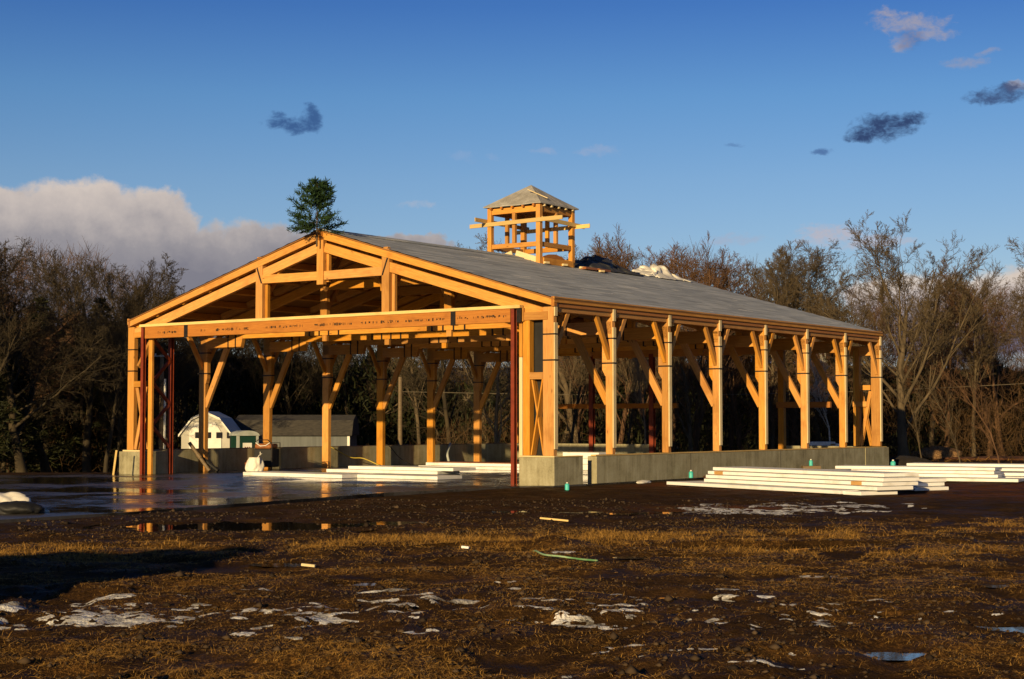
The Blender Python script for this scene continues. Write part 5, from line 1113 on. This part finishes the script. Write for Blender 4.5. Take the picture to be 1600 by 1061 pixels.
bm = bmesh.new(); bmesh.ops.create_icosphere(bm, subdivisions=4, radius=1.0); P = np.array([v.co for v in bm.verts]); n = 0.7 * (fbm(P[:, 0] * 2 + P[:, 2], P[:, 1] * 2 - P[:, 2], 0.8, 4, 4) - 0.5)
for v, k in zip(bm.verts, n):
    c = v.co; t = max(-0.9, c.z); taper = 1.0 - 0.25 * (t + 0.2); c *= 1 + k * 0.5
    q3 = max(abs(c.x), abs(c.y), 0.3) ; c2 = float(1 + 0.9 * k) * Vector((c.x, c.y, 0)).normalized() * min(1, Vector((c.x, c.y, 0)).length * 1.5) if Vector((c.x, c.y, 0)).length > 1e-4 else Vector((0, 0, 0)); taper = 1.05 - 0.34 * max(0, min(1, (c.z + 0.2) / 0.9))
    v.co = Vector((c2.x * 0.30 * taper, c2.y * 0.27 * taper, (max(-0.6, min(0.7, c.z * 1.05)) + 0.6) * 0.36 + 0.004))
mesh_obj('wrapped_body', bm, M_TARPW, e, smooth=True)
bm = bmesh.new(); tube(bm, [(0.12, 0, 0.43), (0.18, 0, 0.53), (0.25, 0, 0.56), (0.24, 0, 0.66)], 0.014, 6); tube(bm, [(0.05, 0.05, 0.44), (0.20, 0.05, 0.58), (0.30, 0.02, 0.60)], 0.010, 6); mesh_obj('loose_strap', bm, M_TARPW, e)
bm = bmesh.new(); tube(bm, [(-0.29, -0.1, 0.2), (-0.31, -0.12, 0.28), (-0.25, -0.1, 0.36)], 0.045, 8); mesh_obj('tan_pouch', bm, M_COPPER, e)
q = lw(-15.6, 5.3); e = empty('engine_unit', (q.x, q.y, 0.0), -PHI + 0.2, 'dark engine-like machine with metal frame just behind the white wrapped bundle', 'machine')
box_obj('housing', -0.40, 0.34, -0.25, 0.25, 0.12, 0.75, M_BLACK, e, 0.03); box_obj('rusty_top', -0.36, 0.30, -0.27, 0.22, 0.752, 0.92, M_COPPER, e, 0.04)
bm = bmesh.new(); tube(bm, [(-0.4, -0.28, 0.0), (-0.4, -0.28, 0.9), (-0.2, -0.28, 1.05), (0.2, -0.28, 1.05), (0.36, -0.28, 0.9), (0.36, -0.28, 0.0)], 0.018, 6); tube(bm, [(-0.36, 0.28, 0.0), (-0.36, 0.28, 0.95), (0.33, 0.28, 0.95), (0.33, 0.28, 0.0)], 0.018, 6); mesh_obj('tube_frame', bm, M_STRAP, e)
bm = bmesh.new(); tube(bm, [(-0.3, -0.27, 0.95), (-0.1, -0.29, 0.84), (0.12, -0.29, 0.86), (0.3, -0.27, 0.97)], 0.014, 6); mesh_obj('cable', bm, M_WHITE, e)
# poles leaning by the first left-hand post
for (a, b_, r, lab, mt) in (((-16.15, 2.2, 0.98), (-15.45, 2.45, 0.06), 0.06, 'brown banded pipe leaning across the foot of the first left-hand post', M_OLDWOOD), ((-16.0, 2.5, 0.55), (-15.2, 2.6, 0.05), 0.06, 'black pipe lying beside the leaning brown pipe', M_BLACK)):
    A, Bq = lw(*a[:2], a[2]), lw(*b_[:2], b_[2]); bm = bmesh.new(); tube(bm, [A, A.lerp(Bq, 0.4), A.lerp(Bq, 0.42), A.lerp(Bq, 0.55), A.lerp(Bq, 0.57), Bq], [r, r, r * 1.25, r * 1.25, r, r], 12)
    tag(mesh_obj('leaning_pipe', bm, mt), lab, 'pipe')
# cords hanging over the left foundation wall and a pale hose
def cord(name, pts, r, mt, label, cat='cord'):
    P = [Vector(p) for p in pts]; out = []
    for i in range(len(P) - 1):
        for k in range(6):
            t = k / 6; p0, p1, p2, p3 = P[max(i - 1, 0)], P[i], P[i + 1], P[min(i + 2, len(P) - 1)]
            out.append(0.5 * ((2 * p1) + (p2 - p0) * t + (2 * p0 - 5 * p1 + 4 * p2 - p3) * t * t + (3 * p1 - p0 - 3 * p2 + p3) * t ** 3))
    out.append(P[-1]); bm = bmesh.new(); tube(bm, out, r, 6); return tag(mesh_obj(name, bm, mt, smooth=True), label, cat)
L_ = lambda x, y, z: lw(x, y, z)
cord('yellow_cord', [L_(-16.9, 9.75, 0.75), L_(-16.70, 9.8, 0.72), L_(-16.5, 10.6, 0.35), L_(-16.2, 11.0, 0.3), L_(-15.6, 11.3, 0.02)], 0.018, M_YELLOW, 'yellow cord looped over the left foundation wall')
cord('black_cord', [L_(-16.9, 13.0, 0.78), L_(-16.68, 13.1, 0.72), L_(-16.55, 13.5, 0.3), L_(-16.3, 13.9, 0.02)], 0.016, M_BLACK, 'black cord hanging down the left foundation wall')
cord('pale_hose', [L_(-16.72, 16.95, 0.77), L_(-16.55, 16.7, 0.72), L_(-16.4, 16.35, 0.4), L_(-16.25, 16.25, 0.08), L_(-16.2, 16.2, 0.03)], 0.055, M_GREYROOF, 'pale thick hose bending over the left foundation wall', 'hose')
cord('hanging_rope', [L_(-0.9, 20.9, 4.3), L_(-0.9, 20.88, 3.0), L_(-0.88, 20.9, 2.0), L_(-0.9, 20.9, 0.8)], 0.014, M_YELLOW, 'thin yellow rope hanging inside the far right corner', 'rope')
g0 = [ground_px(x, y) for x, y in ((829, 860), (836, 864), (850, 869), (875, 871.5), (905, 872), (934, 871.5))]
cord('green_hose', [Vector((p.x, p.y, gz(p.x, p.y) + 0.022)) for p in g0], 0.013, M_HOSE, 'length of bright green hose lying on the muddy grass', 'hose')
# stake beside the left pier, scraps in the mud
p = ground_px(177, 742); bm = bmesh.new(); bx(bm, -0.03, 0.03, -0.015, 0.015, -0.2, 0.78); tag(mesh_obj('survey_stake', bm, M_PLANK, None, Matrix.Translation((p.x, p.y, 0)) @ Matrix.Rotation(0.12, 4, 'Y')), 'thin leaning wooden stake left of the left-hand pier', 'stake')
for (x, y, w, l, mt, lab, cat) in ((482, 883, 0.05, 0.17, M_PALE, 'split pale wood chip lying in the mud at left', 'wood chip'), (727, 861, 0.05, 0.1, M_FOAM, 'small white foam scrap left of the green hose', 'scrap'), (866, 813, 0.05, 0.5, M_PLANK, 'yellowish stick on the wet mud below the near pier', 'stick')):
    p = ground_px(x, y); bm = bmesh.new(); bx(bm, -l / 2, l / 2, -w / 2, w / 2, 0, 0.03, 0.003); tag(mesh_obj('mud_scrap', bm, mt, None, Matrix.Translation((p.x, p.y, gz(p.x, p.y) + 0.012)) @ Matrix.Rotation(-0.25, 4, 'Z') @ Matrix.Rotation(0.08, 4, 'Y')), lab, cat)
# white sheeting over a dark sack at the left edge of the apron
p = ground_px(18, 803); sack('dark_sack', (p.x + 0.02, p.y + 0.15, 0.0), 0.50, 0.3, 0.15, 9, M_BLACK, 'low dark sack at the left edge of the wet apron', 'sack')
sack('white_sheeting', (p.x - 0.42, p.y + 0.75, 0.0), 0.55, 0.38, 0.24, 23, M_TARPW, 'crumpled white sheeting behind the dark sack at the left edge', 'sheeting')
p = ground_px(70, 800); sack('plastic_scrap', (p.x, p.y, 0.0), 0.09, 0.05, 0.035, 31, M_TARPW, 'little white plastic scrap on the apron beside the dark sack', 'scrap')
q = lw(0.55, 3.6); sack('crumpled_paper', (q.x, q.y, gz(q.x, q.y)), 0.34, 0.12, 0.055, 12, M_TARPW, 'crumpled pale paper at the foot of the side wall near its front end', 'paper', -PHI + math.pi / 2)
# soil heaps
q = lw(0.9, 7.9); o = sack('soil_heap', (q.x, q.y, gz(q.x, q.y) - 0.05), 0.95, 0.5, 0.20, 15, M_REDDIRT, 'reddish soil heap between the side wall and the near panel stack', 'heap', -PHI + math.pi / 2)
p = at_depth(1412, 727, 64); sack('dark_soil_heap', (p.x, 64, -0.1), 1.0, 0.8, 0.28, 19, M_DARKDIRT, 'dark soil heap beyond the far right pier', 'heap')
p = at_depth(1463, 712, 78); sack('brush_pile', (p.x, 78, gz(p.x, 78)), 1.1, 0.8, 0.4, 22, flat('brush pile', (0.10, 0.05, 0.02), (0.34, 0.20, 0.09), 14, 0.95), 'sunlit brush pile at the foot of the wood right of the barn', 'heap')
p = at_depth(1560, 716, 76); sack('earth_bank', (p.x, 76, gz(p.x, 76) - 0.05), 2.6, 1.0, 0.13, 27, M_REDDIRT, 'low reddish earth bank by the wood near the right edge', 'bank')
# white panels lying beyond the rear wall
for (x, y, Y, w, lab) in ((1281, 693, 72, 0.6, 'white slab on a dark heap beyond the far end of the barn, the larger one'), (1304, 696, 72, 0.25, 'small white slab beyond the far end of the barn, by the last side post')):
    p = at_depth(x, y, Y); zb = gz(p.x, p.y); e = empty('pallet_load', (p.x, Y, zb), 0, lab, 'pallet', 'loads beyond the rear wall')
    box_obj('pallet', -w - 0.05, w + 0.05, -0.4, 0.4, 0.0, 0.14, M_OLDWOOD, e, 0.01); box_obj('crate', -w, w, -0.35, 0.35, 0.142, p.z - zb - 0.09, M_OLDWOOD, e, 0.01); box_obj('white_slab', -w, w, -0.38, 0.38, p.z - zb - 0.087, p.z - zb + 0.08, M_FOAM, e, 0.01)
